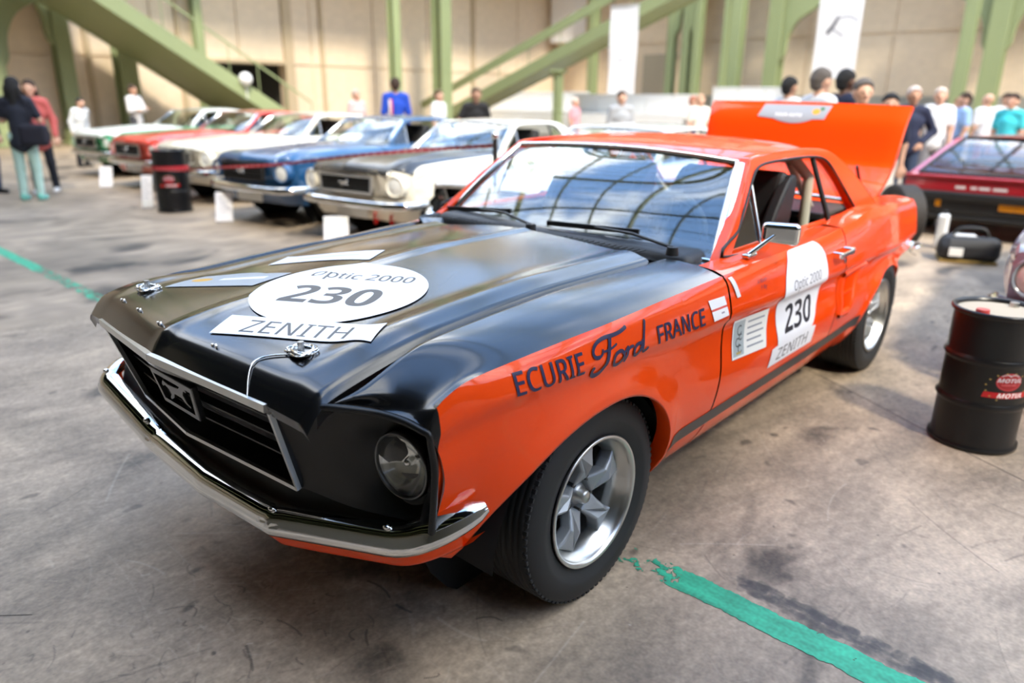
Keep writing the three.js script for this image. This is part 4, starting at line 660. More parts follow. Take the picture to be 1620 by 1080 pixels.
const script = (g, w, h, col) => { // the script word, drawn with a broad pen
  g.strokeStyle = col; g.lineCap = 'round'; g.lineJoin = 'round';
  const s = (wd, ...p) => { g.lineWidth = wd * h; g.beginPath(); g.moveTo(p[0] * w, p[1] * h); for (let i = 2; i + 3 < p.length; i += 4) g.quadraticCurveTo(p[i] * w, p[i + 1] * h, p[i + 2] * w, p[i + 3] * h); g.stroke(); };
  s(0.085, 0.62, 0.08, 0.50, 0.16, 0.36, 0.14, 0.10, 0.10, 0.055, 0.34, 0.04, 0.50, 0.13, 0.50); s(0.06, 0.13, 0.50, 0.19, 0.49, 0.20, 0.38);
  s(0.115, 0.34, 0.16, 0.30, 0.45, 0.24, 0.68, 0.17, 0.93, 0.06, 0.90, -0.01, 0.84, 0.03, 0.72); s(0.055, 0.22, 0.42, 0.32, 0.44, 0.42, 0.36);
  s(0.085, 0.46, 0.54, 0.36, 0.55, 0.355, 0.72, 0.36, 0.87, 0.43, 0.85, 0.53, 0.80, 0.525, 0.66, 0.52, 0.53, 0.45, 0.54); s(0.06, 0.50, 0.60, 0.55, 0.62, 0.58, 0.55);
  s(0.085, 0.60, 0.53, 0.59, 0.66, 0.55, 0.83); s(0.07, 0.58, 0.64, 0.62, 0.52, 0.69, 0.55);
  s(0.085, 0.83, 0.55, 0.72, 0.52, 0.70, 0.70, 0.71, 0.86, 0.78, 0.78, 0.84, 0.68, 0.86, 0.52); s(0.085, 0.96, 0.10, 0.90, 0.40, 0.86, 0.72, 0.86, 0.84, 0.95, 0.74);
};
const INK = '#1b1d45';
on('wing_lettering', onSide([[-0.425, 0.886], [0.475, 0.882], [0.475, 0.782], [-0.425, 0.802]], 0.0025, 48), decalMat(2048, 220, (g, w, h) => {
  g.clearRect(0, 0, w, h); g.fillStyle = INK; g.textBaseline = 'alphabetic';
  const fit = (t, x0, x1, y, size) => { g.save(); g.font = `${size}px sans-serif`; const m = g.measureText(t).width; g.translate(x0 * w, y * h); g.scale(((x1 - x0) * w) / m, 1); g.lineWidth = 5; g.strokeStyle = INK; g.fillText(t, 0, 0); g.strokeText(t, 0, 0); g.restore(); };
  fit('ECURIE', 0.005, 0.285, 0.84, 196); fit('FRANCE', 0.665, 0.995, 0.80, 165);
}), 'dark blue team lettering');
on('wing_script', onSide([[-0.145, 0.898], [0.135, 0.898], [0.135, 0.780], [-0.145, 0.780]], 0.003, 30), decalMat(700, 290, (g, w, h) => { g.clearRect(0, 0, w, h); script(g, w, h, INK); }), 'dark blue script lettering');
on('wing_sticker', onSide([[0.50, 0.872], [0.612, 0.868], [0.632, 0.80], [0.525, 0.80]], 0.003, 12), decalMat(256, 160, (g, w, h) => { g.fillStyle = '#f4f1f0'; g.fillRect(0, 0, w, h); g.fillStyle = '#e0574a'; g.fillRect(0, h * 0.44, w, h * 0.1); g.fillStyle = '#9a8f9c'; g.fillRect(w * 0.55, h * 0.7, w * 0.2, h * 0.08); }), 'white sticker with a red line');
on('door_number', (() => { const a = 1.09, b = 1.60; return grid(40, 60, (s, t) => { const y = lerp(0.475, 0.952, t), x = lerp(a, b, s) - 0.0; const yy = Math.min(y, T_ys(x) - 0.001); return [x, yy, sideZ(x, yy) + 0.003, s, t]; }); })(), decalMat(768, 800, (g, w, h) => {
  g.clearRect(0, 0, w, h); g.fillStyle = '#eeeef3'; g.beginPath(); g.moveTo(w * 0.06, h * 0.55); g.bezierCurveTo(w * 0.02, h * 0.02, w * 0.25, 0, w * 0.5, 0); g.bezierCurveTo(w * 0.78, 0, w * 0.99, h * 0.1, w * 0.97, h * 0.45); g.bezierCurveTo(w * 0.95, h * 0.65, w * 0.88, h * 0.76, w * 0.84, h * 0.82); g.lineTo(w * 0.93, h * 0.83); g.lineTo(w * 0.93, h); g.lineTo(w * 0.02, h); g.lineTo(w * 0.02, h * 0.83); g.lineTo(w * 0.12, h * 0.82); g.closePath(); g.fill();
  g.fillStyle = '#2b2c33'; g.textAlign = 'center'; g.font = '94px sans-serif'; g.fillText('Optic 2000', w * 0.52, h * 0.37); g.font = 'bold 270px sans-serif'; g.fillText('230', w * 0.52, h * 0.75); g.font = '120px sans-serif'; g.save(); g.translate(w * 0.47, h * 0.965); g.scale(1.25, 1); g.fillText('ZENITH', 0, 0); g.restore();
}), 'white round race number 230');
on('door_sticker', onSide([[0.735, 0.75], [1.045, 0.735], [1.03, 0.585], [0.735, 0.605]], 0.003, 20), decalMat(512, 256, (g, w, h) => {
  g.fillStyle = '#eceae4'; g.fillRect(0, 0, w, h); g.fillStyle = '#a9b3b5'; g.fillRect(w * 0.03, h * 0.06, w * 0.30, h * 0.88); g.strokeStyle = '#32383b'; g.lineWidth = 9; for (const [x, y, r] of [[0.2, 0.3, 30], [0.16, 0.6, 26], [0.22, 0.78, 24], [0.24, 0.48, 18]]) { g.beginPath(); g.arc(w * x, h * y, r, 0.4, 5.5); g.stroke(); }
  g.fillStyle = '#b29a53'; g.fillRect(w * 0.12, h * 0.84, w * 0.12, h * 0.06); g.fillStyle = '#8a8f98'; for (let i = 0; i < 5; i++) g.fillRect(w * 0.42, h * (0.14 + i * 0.16), w * (0.48 - 0.06 * (i % 2)), h * 0.045);
}), 'white sticker with an emblem and small print');
on('door_sticker', onSide([[0.86, 0.885], [1.02, 0.885], [1.02, 0.83], [0.86, 0.83]], 0.003, 8), decalMat(256, 80, (g, w, h) => { g.clearRect(0, 0, w, h); g.fillStyle = '#3a1c4c'; g.font = 'italic 30px sans-serif'; g.fillText('A. Martin', 20, 34); g.fillText('P. Rey', 60, 70); }), 'two short lines of small lettering');
on('door_seal_tag', grid(4, 8, (s, t) => { const x = lerp(0.672, 0.70, s) + (1 - t) * 0.03, y = lerp(0.845, 0.915, t); return [x, y, sideZ(x, y) + 0.004]; }), M.white, 'short strip of white tape');
on('sill_stripe', grid(80, 6, (s, t) => { const x = lerp(0.37, 2.32, s), y = lerp(0.375, 0.435, t) + (t > 0.4 && t < 0.55 ? 0 : 0); return [x, y, sideZ(x, y) + 0.002]; }), std(lin(0.03, 0.028, 0.027), 0.4), 'black stripe');
// door furniture
on('door_handle', merge([rbox(0.17, 0.022, 0.012, 1.74, 0.852, 0.905, 0.006, 3), rbox(0.03, 0.03, 0.05, 1.67, 0.85, 0.885, 0.008), rbox(0.045, 0.035, 0.05, 1.81, 0.852, 0.885, 0.01), (() => { const g = new THREE.CylinderGeometry(0.012, 0.012, 0.02, 16); g.rotateX(1.57); g.translate(1.80, 0.805, 0.872); return g; })()]), M.chrome);
{
  const m = on('door_mirror', merge([rbox(0.075, 0.014, 0.03, 0.93, 0.948, 0.80, 0.006, 2), rod([0.92, 0.95, 0.80], [1.0, 1.025, 0.862], 0.009, 0.007), rod([0.95, 0.95, 0.80], [1.0, 1.025, 0.862], 0.007, 0.006)]), M.chrome);
  const hd = rbox(0.05, 0.08, 0.135, 0, 0, 0, 0.02, 4); hd.rotateY(0.38); hd.translate(1.02, 1.025, 0.87); part(m, 'mirror_shell', hd, M.chrome);
}
// wipers
for (const [px, pz, tx, tz] of [[0.72, 0.60, 0.86, 0.16], [0.70, -0.05, 0.86, -0.50]]) {
  const yb = 0.962, tip = (k) => { const z = lerp(tz + 0.22, tz - 0.2, k), b = windBase(clamp(z, -0.7, 0.7)), l = lerp(0.05, 0.02, k); return [b[0] + l - 0.022, b[1] + l * 0.66 + 0.02, z]; };
  const w = on('wiper', merge([(() => { const g = new THREE.CylinderGeometry(0.02, 0.024, 0.03, 16); g.translate(px, yb, pz); return g; })(), polytube([[px, yb + 0.012, pz], [lerp(px, tip(0.45)[0], 0.5), 0.99, lerp(pz, tip(0.45)[2], 0.5)], tip(0.45)], 0.006, 6)]), M.darkMetal);
  part(w, 'wiper_blade', beam(tip(0), tip(1), 0.012, 0.02), M.black);
}
// bonnet pins with their chains, and the row of small studs behind the lip
for (const s of [1, -1]) {
  const x = -0.712, z = 0.415 * s, y = hoodY(x, z), loop = []; for (let i = 0; i < 26; i++) { const a = i * 1.1; loop.push([x + 0.028 * Math.cos(a) + 0.01 * Math.sin(i * 2.3), y + 0.008 + 0.005 * Math.sin(i * 1.7), z + 0.034 * Math.sin(a) + 0.008 * Math.cos(i * 3.1)]); }
  const pl = new THREE.CylinderGeometry(0.03, 0.03, 0.004, 20); pl.translate(x, y + 0.003, z); const post = new THREE.CylinderGeometry(0.008, 0.008, 0.03, 10); post.translate(x, y + 0.015, z);
  const pin = on('hood_pin', merge([pl, post]), M.steel);
  part(pin, 'hood_pin_cable', tube(loop, 0.0028, 120, 5), M.chrome);
  if (s > 0) { const q = []; for (let i = 0; i <= 12; i++) { const t = i / 12, X = lerp(x - 0.02, -0.855, t), Z = lerp(z - 0.01, 0.40, t) - 0.05 * Math.sin(t * 3.14); q.push([X, (t > 0.97 ? 0.80 : hoodY(Math.max(X, hoodLipX(Z) + 0.002), Z)) + 0.004, Z]); } part(pin, 'hood_pin_lanyard', tube(q, 0.0022, 60, 5), M.chrome); }
}
for (const z of [-0.40, -0.24, -0.06, 0.2]) { const x = hoodLipX(z) + 0.055, y = hoodY(x, z); const g = merge([-0.009, 0.0, 0.009].map((d, i) => rbox(0.007, 0.008, 0.006, x + (i % 2 ? 0.004 : 0), y + 0.003, z + d, 0.002, 1))); on('hood_stud', g, M.chrome); }
// rear view mirror and small windscreen sticker
on('interior_mirror', merge([rbox(0.02, 0.05, 0.2, 1.22, 1.19, 0, 0.008), rod([1.22, 1.2, 0], [1.27, 1.25, 0], 0.006)]), M.black);
// ------------------------------------------------------------------ the row of older coupes beyond
const rowBody = BODY.filter((e) => !['cowl_vent', 'exhaust'].includes(e.name) && !(e.mat === 'vinyl' && e.name === 'door_card'));
function rowCar(label, x, z, yaw, c, front = FRONT_B) {
  const o = thing('parked_coupe', label, 'car', [x + 0.72, 0, z], yaw, 'classic coupes parked in a row');
  const body = phys(c.body, 0.35, { clearcoat: 1, clearcoatRoughness: 0.05 }), hood = c.hood ? phys(c.hood, 0.32, { clearcoat: 0.6, clearcoatRoughness: 0.15 }) : body, roof = c.roof ? phys(c.roof, 0.35, { clearcoat: 1 }) : body;
  assemble(o, [...(front === FRONT_B ? rowBody.filter((e) => !['bumper', 'bumper_bolts', 'valance', 'bumper_filler'].includes(e.name)) : rowBody), ...front], { body, hood, roof, front: c.front ?? body, trimB: c.trim ?? M.chrome });
  part(o, 'boot_lid', TRUNK, body);
  for (const [ax, s] of [[0, 1], [R_AXLE, 1], [0, -1], [R_AXLE, -1]]) addWheel(o, ax, 0.322, s * 0.70, s, 0, false);
  for (const m of o.children) if (m.name !== 'wheel') m.scale.y = 0.95;
  o.scale.z = 0.94;
  return o;
}
const W1 = lin(0.86, 0.82, 0.70);
const rcCream = rowCar('cream coupe with black bonnet and red tow straps, next beyond the orange car', 3.12, -4.44, 0.085, { body: W1, hood: lin(0.02, 0.019, 0.017), roof: lin(0.8, 0.78, 0.72) });
rowCar('blue coupe with black grille surround, between two cream cars', 3.05, -6.33, 0.085, { body: lin(0.012, 0.08, 0.21), trim: M.black });
rowCar('plain cream coupe behind the drum at the end of the tape', 3.42, -8.8, 0.085, { body: lin(0.84, 0.80, 0.67) });
rowCar('red coupe between the plain cream and the green cars', 3.6, -10.85, 0.085, { body: lin(0.60, 0.05, 0.025) });
rowCar('green coupe with white bonnet and roof, farthest of the row', 3.9, -13.4, 0.085, { body: lin(0.01, 0.22, 0.075), hood: lin(0.68, 0.72, 0.68), roof: lin(0.68, 0.72, 0.68) });
rowCar('white coupe with black lamp surrounds half hidden behind the orange car', 2.92, -2.33, 0.04, { body: lin(0.70, 0.70, 0.68), front: M.satinFront }, FRONT_A);
for (const z of [0.30, 0.55]) { const g = new THREE.TorusGeometry(0.045, 0.014, 8, 20); g.scale(1, 1.2, 1); g.rotateY(0.5); g.translate(-0.74, 0.30, z); part(rcCream, 'tow_strap', g, M.redLens); }
// the silver car whose nose just enters on the right
{
  const o = rowCar('silver grey coupe just entering the frame behind the black drum', 2.84, 2.15, 0.0, { body: lin(0.22, 0.25, 0.31), trim: M.chrome });
  o.userData.group = undefined; delete o.userData.group;
}
// low red wedge-shaped car seen from behind
{
  const o = thing('red_sports_car', 'low red sports car seen from behind with a wide rear window and black tail panel', 'car', [8.0, 0, 0.42], -0.04);
  const red = phys(lin(0.42, 0.008, 0.018), 0.35, { clearcoat: 1, clearcoatRoughness: 0.05 });
  const hw = table([0, 0.84], [0.5, 0.875], [2.2, 0.87], [3.6, 0.82], [4.25, 0.70]), top = table([0, 0.665], [0.3, 0.70], [1.3, 0.76], [2.6, 0.74], [3.6, 0.62], [4.25, 0.46]);
  part(o, 'body_shell', grid(40, 26, (u, v) => { const x = u * 4.25, a = Math.PI * v, w = hw(x), t = top(x), b = 0.24, c = Math.cos(a), s = Math.sin(a), sg = Math.sign(c); return [x, b + (t - b) * Math.pow(Math.abs(s), 0.32), w * sg * Math.pow(Math.abs(c), 0.32)]; }), red);
  part(o, 'tail_band', rbox(0.05, 0.17, 1.62, -0.01, 0.575, 0, 0.02), red);
  part(o, 'tail_panel', rbox(0.06, 0.24, 1.60, -0.005, 0.385, 0, 0.03), M.black);
  part(o, 'rear_bumper', rbox(0.12, 0.10, 1.66, -0.02, 0.47, 0, 0.03), M.black);
  part(o, 'lower_skirt', rbox(0.1, 0.07, 1.5, 0.02, 0.235, 0, 0.03), M.black);
  part(o, 'spoiler_lip', rbox(0.16, 0.035, 1.66, 0.02, 0.675, 0, 0.015), red);
  for (const [z, w] of [[-0.42, 0.06], [0.33, 0.30], [-0.62, 0.06]]) part(o, 'tail_lamp', rbox(0.02, 0.08, w, -0.04, 0.385, z, 0.01), M.amber);
  part(o, 'tail_lettering', grid(1, 1, (u, v) => [-0.037, lerp(0.545, 0.595, v), lerp(-0.28, 0.24, u), u, v]), std(0xffffff, 0.5, 0, { alphaTest: 0.5, map: canvasTexture(512, 64, (g, w, h) => { g.clearRect(0, 0, w, h); g.fillStyle = '#e8e2e2'; for (const [x, l] of [[0.01, 0.2], [0.3, 0.12], [0.46, 0.2], [0.72, 0.26]]) g.fillRect(x * w, h * 0.2, l * w, h * 0.6); }) }), 'row of blurred white letters');
  const rw = (u, v) => [lerp(0.12, 1.30, v), lerp(0.70, 1.055, v) + 0.02 * Math.sin(Math.PI * v), (u - 0.5) * lerp(1.42, 1.10, v)];
  part(o, 'rear_window', grid(10, 8, rw), phys(lin(0.35, 0.4, 0.48), 0.02, { transmission: 1, thickness: 0 }));
  part(o, 'window_seal', ringOn(rw, 0.022), M.black); part(o, 'window_wiper', beam([0.25, 0.755, -0.02], [1.1, 1.03, 0.08], 0.03, 0.015), M.black);
  part(o, 'roof', grid(16, 12, (u, v) => { const s = 2 * v - 1; return [lerp(1.27, 2.5, u), lerp(1.075, 1.06, u) + 0.03 * Math.sin(Math.PI * u) + 0.03 * (1 - s * s) - 0.03, s * 0.60]; }), red);
  for (const s of [-1, 1]) part(o, 'rear_pillar', (() => { const g = extrude([[0.05, 0.66], [1.30, 1.05], [2.5, 1.05], [3.05, 0.72], [2.9, 0.70], [2.35, 1.0], [1.6, 1.0], [1.35, 0.72]], 0.05, 0.01), p = g.attributes.position; for (let i = 0; i < p.count; i++) p.setZ(i, s * (0.76 - (p.getY(i) - 0.68) * 0.40 + p.getZ(i))); g.computeVertexNormals(); return g; })(), red);
  part(o, 'windscreen', grid(8, 6, (u, v) => [lerp(3.05, 2.5, v), lerp(0.72, 1.06, v), (u - 0.5) * lerp(1.45, 1.15, v)]), M.glass);
  part(o, 'cabin', rbox(1.6, 0.3, 1.3, 2.0, 0.62, 0, 0.1), M.deepBlack);
  for (const [x, s] of [[0.75, 1], [0.75, -1], [3.3, 1], [3.3, -1]]) { const w = addWheel(o, x, 0.322, s * 0.74, s, 0, false); }
}
// ------------------------------------------------------------------ drums, boards, tape, tyre, bag
const drumLabel = canvasTexture(1024, 640, (g, w, h) => {
  g.fillStyle = '#070707'; g.fillRect(0, 0, w, h);
  const cx = w * 0.58, cy = h * 0.36;
  g.fillStyle = '#8f1a20'; g.beginPath(); g.ellipse(cx, cy, 165, 150, 0, 0, 7); g.fill(); g.strokeStyle = '#c9505a'; g.lineWidth = 7; g.beginPath(); g.ellipse(cx, cy, 150, 135, 0, 0, 7); g.stroke();
  g.strokeStyle = '#b9bcc4'; g.lineWidth = 12; g.beginPath(); g.moveTo(cx - 110, cy - 92); g.quadraticCurveTo(cx - 40, cy - 150, cx, cy - 96); g.quadraticCurveTo(cx + 40, cy - 150, cx + 110, cy - 92); g.stroke();
  g.textAlign = 'center'; g.fillStyle = '#c3c9d2'; g.font = 'italic bold 92px sans-serif'; g.fillText('MOTUL', cx, cy + 6); g.fillStyle = '#d8767c'; g.font = 'bold 30px sans-serif'; g.fillText('CLASSIC OILS', cx, cy + 58);
  g.fillStyle = '#b3141c'; g.save(); g.transform(1, 0, -0.22, 1, 0, 0); g.fillRect(w * 0.40, h * 0.64, w * 0.58, h * 0.15); g.restore();
  g.fillStyle = '#eceef0'; g.font = 'italic bold 104px sans-serif'; g.fillText('MOTUL', w * 0.63, h * 0.775);
  g.fillStyle = '#a58a4c'; for (let i = 0; i < 12; i++) { const a = 2.0 + i * 0.42, x = cx + 270 * Math.cos(a), y = cy + 90 + 235 * Math.sin(a), r = 20; g.beginPath(); for (let k = 0; k < 10; k++) { const q = k % 2 ? r * 0.42 : r, b = k * 0.628 - 1.57; g.lineTo(x + q * Math.cos(b), y + q * Math.sin(b)); } g.fill(); }
});
const drumMat = phys(lin(0.007, 0.007, 0.008), 0.3, { specularIntensity: 0.8 });
function drum(label, x, z, R, H, face, capMat) {
  const o = thing('oil_drum', label, 'oil drum', [x, 0, z], face, 'black oil drums'), r = R - 0.012;
  const p = [[0, 0.012], [r - 0.006, 0.012], [r, 0.004], [R, 0.006], [R, 0.022], [r, 0.03]];
  for (const y of [0.345, 0.66]) p.push([r, H * y - 0.022], [r + 0.004, H * y - 0.012], [R, H * y], [r + 0.004, H * y + 0.012], [r, H * y + 0.022]);
  p.push([r, H - 0.03], [R, H - 0.02], [R + 0.002, H - 0.008], [R - 0.004, H], [r - 0.004, H - 0.004], [r - 0.008, H - 0.02]);
  part(o, 'barrel', new THREE.LatheGeometry(p.map((q) => new THREE.Vector2(...q)), 64), drumMat);
  part(o, 'lid', (() => { const g = new THREE.LatheGeometry([[0, H - 0.016], [r * 0.8, H - 0.017], [r - 0.006, H - 0.02]].map((q) => new THREE.Vector2(...q)), 48); return g; })(), capMat);
  for (const [a, d, rr] of [[2.5, 0.66, 0.11], [5.6, 0.66, 0.08]]) { const b = new THREE.CylinderGeometry(R * rr * 1.3, R * rr * 1.4, 0.02, 20); b.translate(R * d * Math.cos(a), H - 0.008, R * d * Math.sin(a)); part(o, 'bung', b, rr > 0.1 ? std(lin(0.45, 0.05, 0.045), 0.4) : M.brushed); }
  part(o, 'drum_label', grid(40, 1, (u, v) => { const a = lerp(-1.0, 1.0, u); return [(r + 0.0015) * Math.sin(a), lerp(H * 0.365, H * 0.64, v), (r + 0.0015) * Math.cos(a), u, v]; }), std(0xffffff, 0.35, 0, { map: drumLabel }), 'red and white printed label on black');
  return o;
}
drum('black oil drum with red printed label standing near on the right', 2.08, 1.49, 0.18, 0.63, -1.02, std(lin(0.40, 0.34, 0.25), 0.55));
const farDrum = drum('black oil drum wrapped with tape in front of the plain cream car', 2.86, -8.02, 0.225, 0.80, -0.75, M.black);
part(farDrum, 'tape_wrap', (() => { const g = new THREE.CylinderGeometry(0.229, 0.229, 0.05, 40, 1, true); g.translate(0, 0.575, 0); return g; })(), std(lin(0.45, 0.02, 0.03), 0.5), 'red tape wrapped round');
{ // barrier tape sagging from the drum along the noses of the cars to a post
  const post = thing('barrier_post', 'slim black barrier post behind the windscreen pillar of the orange car', 'post', [2.48, 0, -1.85]);
  part(post, 'post_base', new THREE.LatheGeometry([[0, 0.03], [0.12, 0.025], [0.15, 0.006], [0.15, 0]].map((q) => new THREE.Vector2(...q)), 32), M.black); part(post, 'post_pole', rod([0, 0.02, 0], [0, 1.2, 0], 0.018), M.black); part(post, 'post_top', (() => { const g = new THREE.SphereGeometry(0.03, 14, 10); g.translate(0, 1.21, 0); return g; })(), M.chrome);
  const tape = thing('barrier_tape', 'thin red and white barrier tape strung across the noses of the parked cars', 'tape');
  const pts = [[2.60, 0.575, -7.95], [2.66, 0.60, -7.2], [2.68, 0.68, -6.43], [2.69, 0.78, -5.27], [2.68, 0.95, -3.84], [2.56, 1.07, -2.64], [2.48, 1.14, -1.87]], c = new THREE.CatmullRomCurve3(pts.map((p) => V(...p)));
  part(tape, 'tape_ribbon', grid(120, 1, (u, v) => { const q = c.getPoint(u), t = u * 18; return [q.x + (v - 0.5) * 0.012 * Math.sin(t), q.y + (v - 0.5) * 0.026, q.z, u * 60, v]; }), std(0xffffff, 0.5, 0, { map: canvasTexture(64, 16, (g, w, h) => { g.fillStyle = '#a8242c'; g.fillRect(0, 0, w, h); g.fillStyle = '#c98a8a'; g.fillRect(w * 0.85, 0, w * 0.15, h); }, true), side: THREE.DoubleSide }));
}
// white information boards on little feet in front of each car
const boardMat = (lines) => std(0xffffff, 0.6, 0, { map: canvasTexture(128, 192, (g, w, h) => { g.fillStyle = '#f1eff2'; g.fillRect(0, 0, w, h); g.fillStyle = '#b8bac2'; for (let i = 0; i < lines; i++) g.fillRect(w * 0.15, h * (0.15 + i * 0.13), w * (0.5 + 0.2 * (i % 2)), h * 0.035); }) });
for (const [x, z, w, h, label] of [[2.84, -6.66, 0.20, 0.34, 'white information board in front of the blue car'], [2.86, -4.42, 0.25, 0.28, 'white information board in front of the cream car with black bonnet'], [3.3, -11.4, 0.2, 0.32, 'white information board in front of the red car'], [2.72, -8.5, 0.14, 0.42, 'narrow white board leaning beside the taped drum']]) {
  const o = thing('info_board', label, 'sign', [x, 0, z], -0.72, 'white information boards');
  const b = grid(1, 1, (u, v) => [(u - 0.5) * w, 0.02 + v * h, 0.06 - v * 0.12, u, v]); part(o, 'board_face', b, boardMat(5));
  const back = box(w, h, 0.012); back.rotateX(-0.36 * 0.9); back.translate(0, 0.02 + h / 2, -0.012); part(o, 'board_panel', back, M.white);
  part(o, 'board_foot', merge([rod([-w * 0.4, 0.006, 0.07], [-w * 0.35, 0.006, -0.16], 0.006), rod([w * 0.4, 0.006, 0.07], [w * 0.35, 0.006, -0.16], 0.006), rod([0, h * 0.8, -0.05], [0, 0.006, -0.16], 0.006)]), M.steel);
}
{ // spare tyre, bag and jack behind the orange car
  const t = thing('loose_tyre', 'dusty black tyre standing upright behind the boot of the orange car', 'tyre', [6.9, 0.33, -0.12], 0.75); const g = part(t, 'tyre_body', tyreGeo(0.33, 0.18, 0.22), std(lin(0.028, 0.023, 0.019), 0.7)); part(t, 'tyre_blocks', tyreBlocks(0.33, 0.22), std(lin(0.03, 0.025, 0.02), 0.75)); t.rotation.z = 0.0;
  const b = thing('tool_bag', 'black tool bag lying on the floor behind the orange car, tan base and white tag', 'bag', [6.62, 0, 0.60], -1.25);
  part(b, 'bag_body', (() => { const q = rbox(0.53, 0.23, 0.34, 0, 0.125, 0, 0.09, 5), p = q.attributes.position; for (let i = 0; i < p.count; i++) { const n = hallNoise(p.getX(i) * 7, p.getY(i) * 9, p.getZ(i) * 7); p.setXYZ(i, p.getX(i) * (1 + 0.05 * n), Math.max(0.004, p.getY(i) + 0.025 * n), p.getZ(i) * (1 + 0.08 * n)); } q.computeVertexNormals(); return q; })(), std(lin(0.012, 0.012, 0.014), 0.6));
  part(b, 'bag_base', rbox(0.49, 0.03, 0.32, 0, 0.016, 0, 0.01), std(lin(0.26, 0.17, 0.04), 0.7)); part(b, 'bag_tag', rbox(0.12, 0.08, 0.008, -0.12, 0.11, 0.185, 0.003), M.white); part(b, 'bag_handle', tube([[-0.16, 0.22, 0.05], [-0.1, 0.32, 0.04], [0.1, 0.32, 0.04], [0.16, 0.22, 0.05]], 0.014, 24, 8), M.black);
  part(b, 'bag_flap', rbox(0.2, 0.012, 0.12, -0.05, 0.25, 0.0, 0.005), M.white, 'white cloth on top');
  const j = thing('white_canister', 'small white upright canister standing between tyre and black bag', 'canister', [7.2, 0, 0.24]); part(j, 'canister_body', rbox(0.12, 0.36, 0.10, 0, 0.18, 0, 0.03, 3), M.white); part(j, 'canister_cap', (() => { const c = new THREE.CylinderGeometry(0.03, 0.03, 0.04, 16); c.translate(0.03, 0.37, 0); return c; })(), M.black);
}
// low white stands added to brighten the middle of the hall
for (const [x, z0, z1, h, label] of [[25.5, -23.5, -17.5, 1.75, 'long white stand added for brightness behind the man in blue'], [23.6, -16.9, -11.2, 1.65, 'white stand added for brightness below the narrow banner'], [26.8, -12.4, -9.2, 1.95, 'white stand added for brightness left of the four men']]) {
  const o = thing('added_white_stand', label, 'stand', [x, 0, (z0 + z1) / 2], 0, 'white stands added for brightness'), w = z1 - z0, n = Math.round(w / 1.2);
  for (let i = 0; i < n; i++) part(o, 'stand_panel', rbox(0.06, h - 0.1, w / n - 0.03, 0, h / 2 + 0.05, -w / 2 + (i + 0.5) * (w / n), 0.01), M.white);
  part(o, 'stand_rail', merge([rbox(0.1, 0.06, w, 0, h, 0, 0.015), rbox(0.12, 0.1, w, 0, 0.05, 0, 0.02)]), M.white);
  part(o, 'counter_top', rbox(0.6, 0.05, w * 0.9, -0.4, 0.95, 0, 0.015), M.white); part(o, 'counter_front', rbox(0.05, 0.92, w * 0.88, -0.66, 0.47, 0, 0.01), M.white);
}
// ------------------------------------------------------------------ visitors
function surfaceNet(field, lo, hi, cell) { // smooth closed surface where the field is zero (negative inside)
  const n = [0, 1, 2].map((k) => Math.ceil((hi[k] - lo[k]) / cell) + 1), [nx, ny, nz] = n, F = new Float32Array(nx * ny * nz), at = (i, j, k) => i + nx * (j + ny * k);
  for (let k = 0; k < nz; k++) for (let j = 0; j < ny; j++) for (let i = 0; i < nx; i++) F[at(i, j, k)] = field(lo[0] + i * cell, lo[1] + j * cell, lo[2] + k * cell);
  const id = new Int32Array(nx * ny * nz).fill(-1), pos = [], ix = [];
  for (let k = 0; k < nz - 1; k++) for (let j = 0; j < ny - 1; j++) for (let i = 0; i < nx - 1; i++) {
    let m = 0, c = 0, x = 0, y = 0, z = 0; const f = [];
    for (let q = 0; q < 8; q++) { const v = F[at(i + (q & 1), j + ((q >> 1) & 1), k + (q >> 2))]; f.push(v); if (v < 0) m++; }
    if (m === 0 || m === 8) continue;
    for (let a = 0; a < 8; a++) for (const b of [1, 2, 4]) if (!(a & b)) { const e = a | b; if (f[a] < 0 !== f[e] < 0) { const t = f[a] / (f[a] - f[e]); c++; x += (a & 1) + (b === 1 ? t : 0); y += ((a >> 1) & 1) + (b === 2 ? t : 0); z += (a >> 2) + (b === 4 ? t : 0); } }
    id[at(i, j, k)] = pos.length / 3; pos.push(lo[0] + (i + x / c) * cell, lo[1] + (j + y / c) * cell, lo[2] + (k + z / c) * cell);
  }
  const quad = (a, b, c, d, flip) => { if (Math.min(a, b, c, d) < 0) return; flip ? ix.push(a, c, b, b, c, d) : ix.push(a, b, c, b, d, c); };
  for (let k = 1; k < nz - 1; k++) for (let j = 1; j < ny - 1; j++) for (let i = 1; i < nx - 1; i++) {
    const s = F[at(i, j, k)] < 0;
    if (s !== F[at(i + 1, j, k)] < 0) quad(id[at(i, j - 1, k - 1)], id[at(i, j, k - 1)], id[at(i, j - 1, k)], id[at(i, j, k)], !s);
    if (s !== F[at(i, j + 1, k)] < 0) quad(id[at(i - 1, j, k - 1)], id[at(i, j, k - 1)], id[at(i - 1, j, k)], id[at(i, j, k)], s);
    if (s !== F[at(i, j, k + 1)] < 0) quad(id[at(i - 1, j - 1, k)], id[at(i, j - 1, k)], id[at(i - 1, j, k)], id[at(i, j, k)], !s);
  }
  const g = new THREE.BufferGeometry(); g.setAttribute('position', new THREE.Float32BufferAttribute(pos, 3)); g.setIndex(ix); g.computeVertexNormals(); return g;
}
function cone(p, a, b, ra, rb) { // signed distance to a tapered capsule
  const bx = b[0] - a[0], by = b[1] - a[1], bz = b[2] - a[2], px = p[0] - a[0], py = p[1] - a[1], pz = p[2] - a[2], t = clamp((px * bx + py * by + pz * bz) / (bx * bx + by * by + bz * bz + 1e-9), 0, 1);
  return Math.hypot(px - bx * t, py - by * t, pz - bz * t) - (ra + (rb - ra) * t);
}
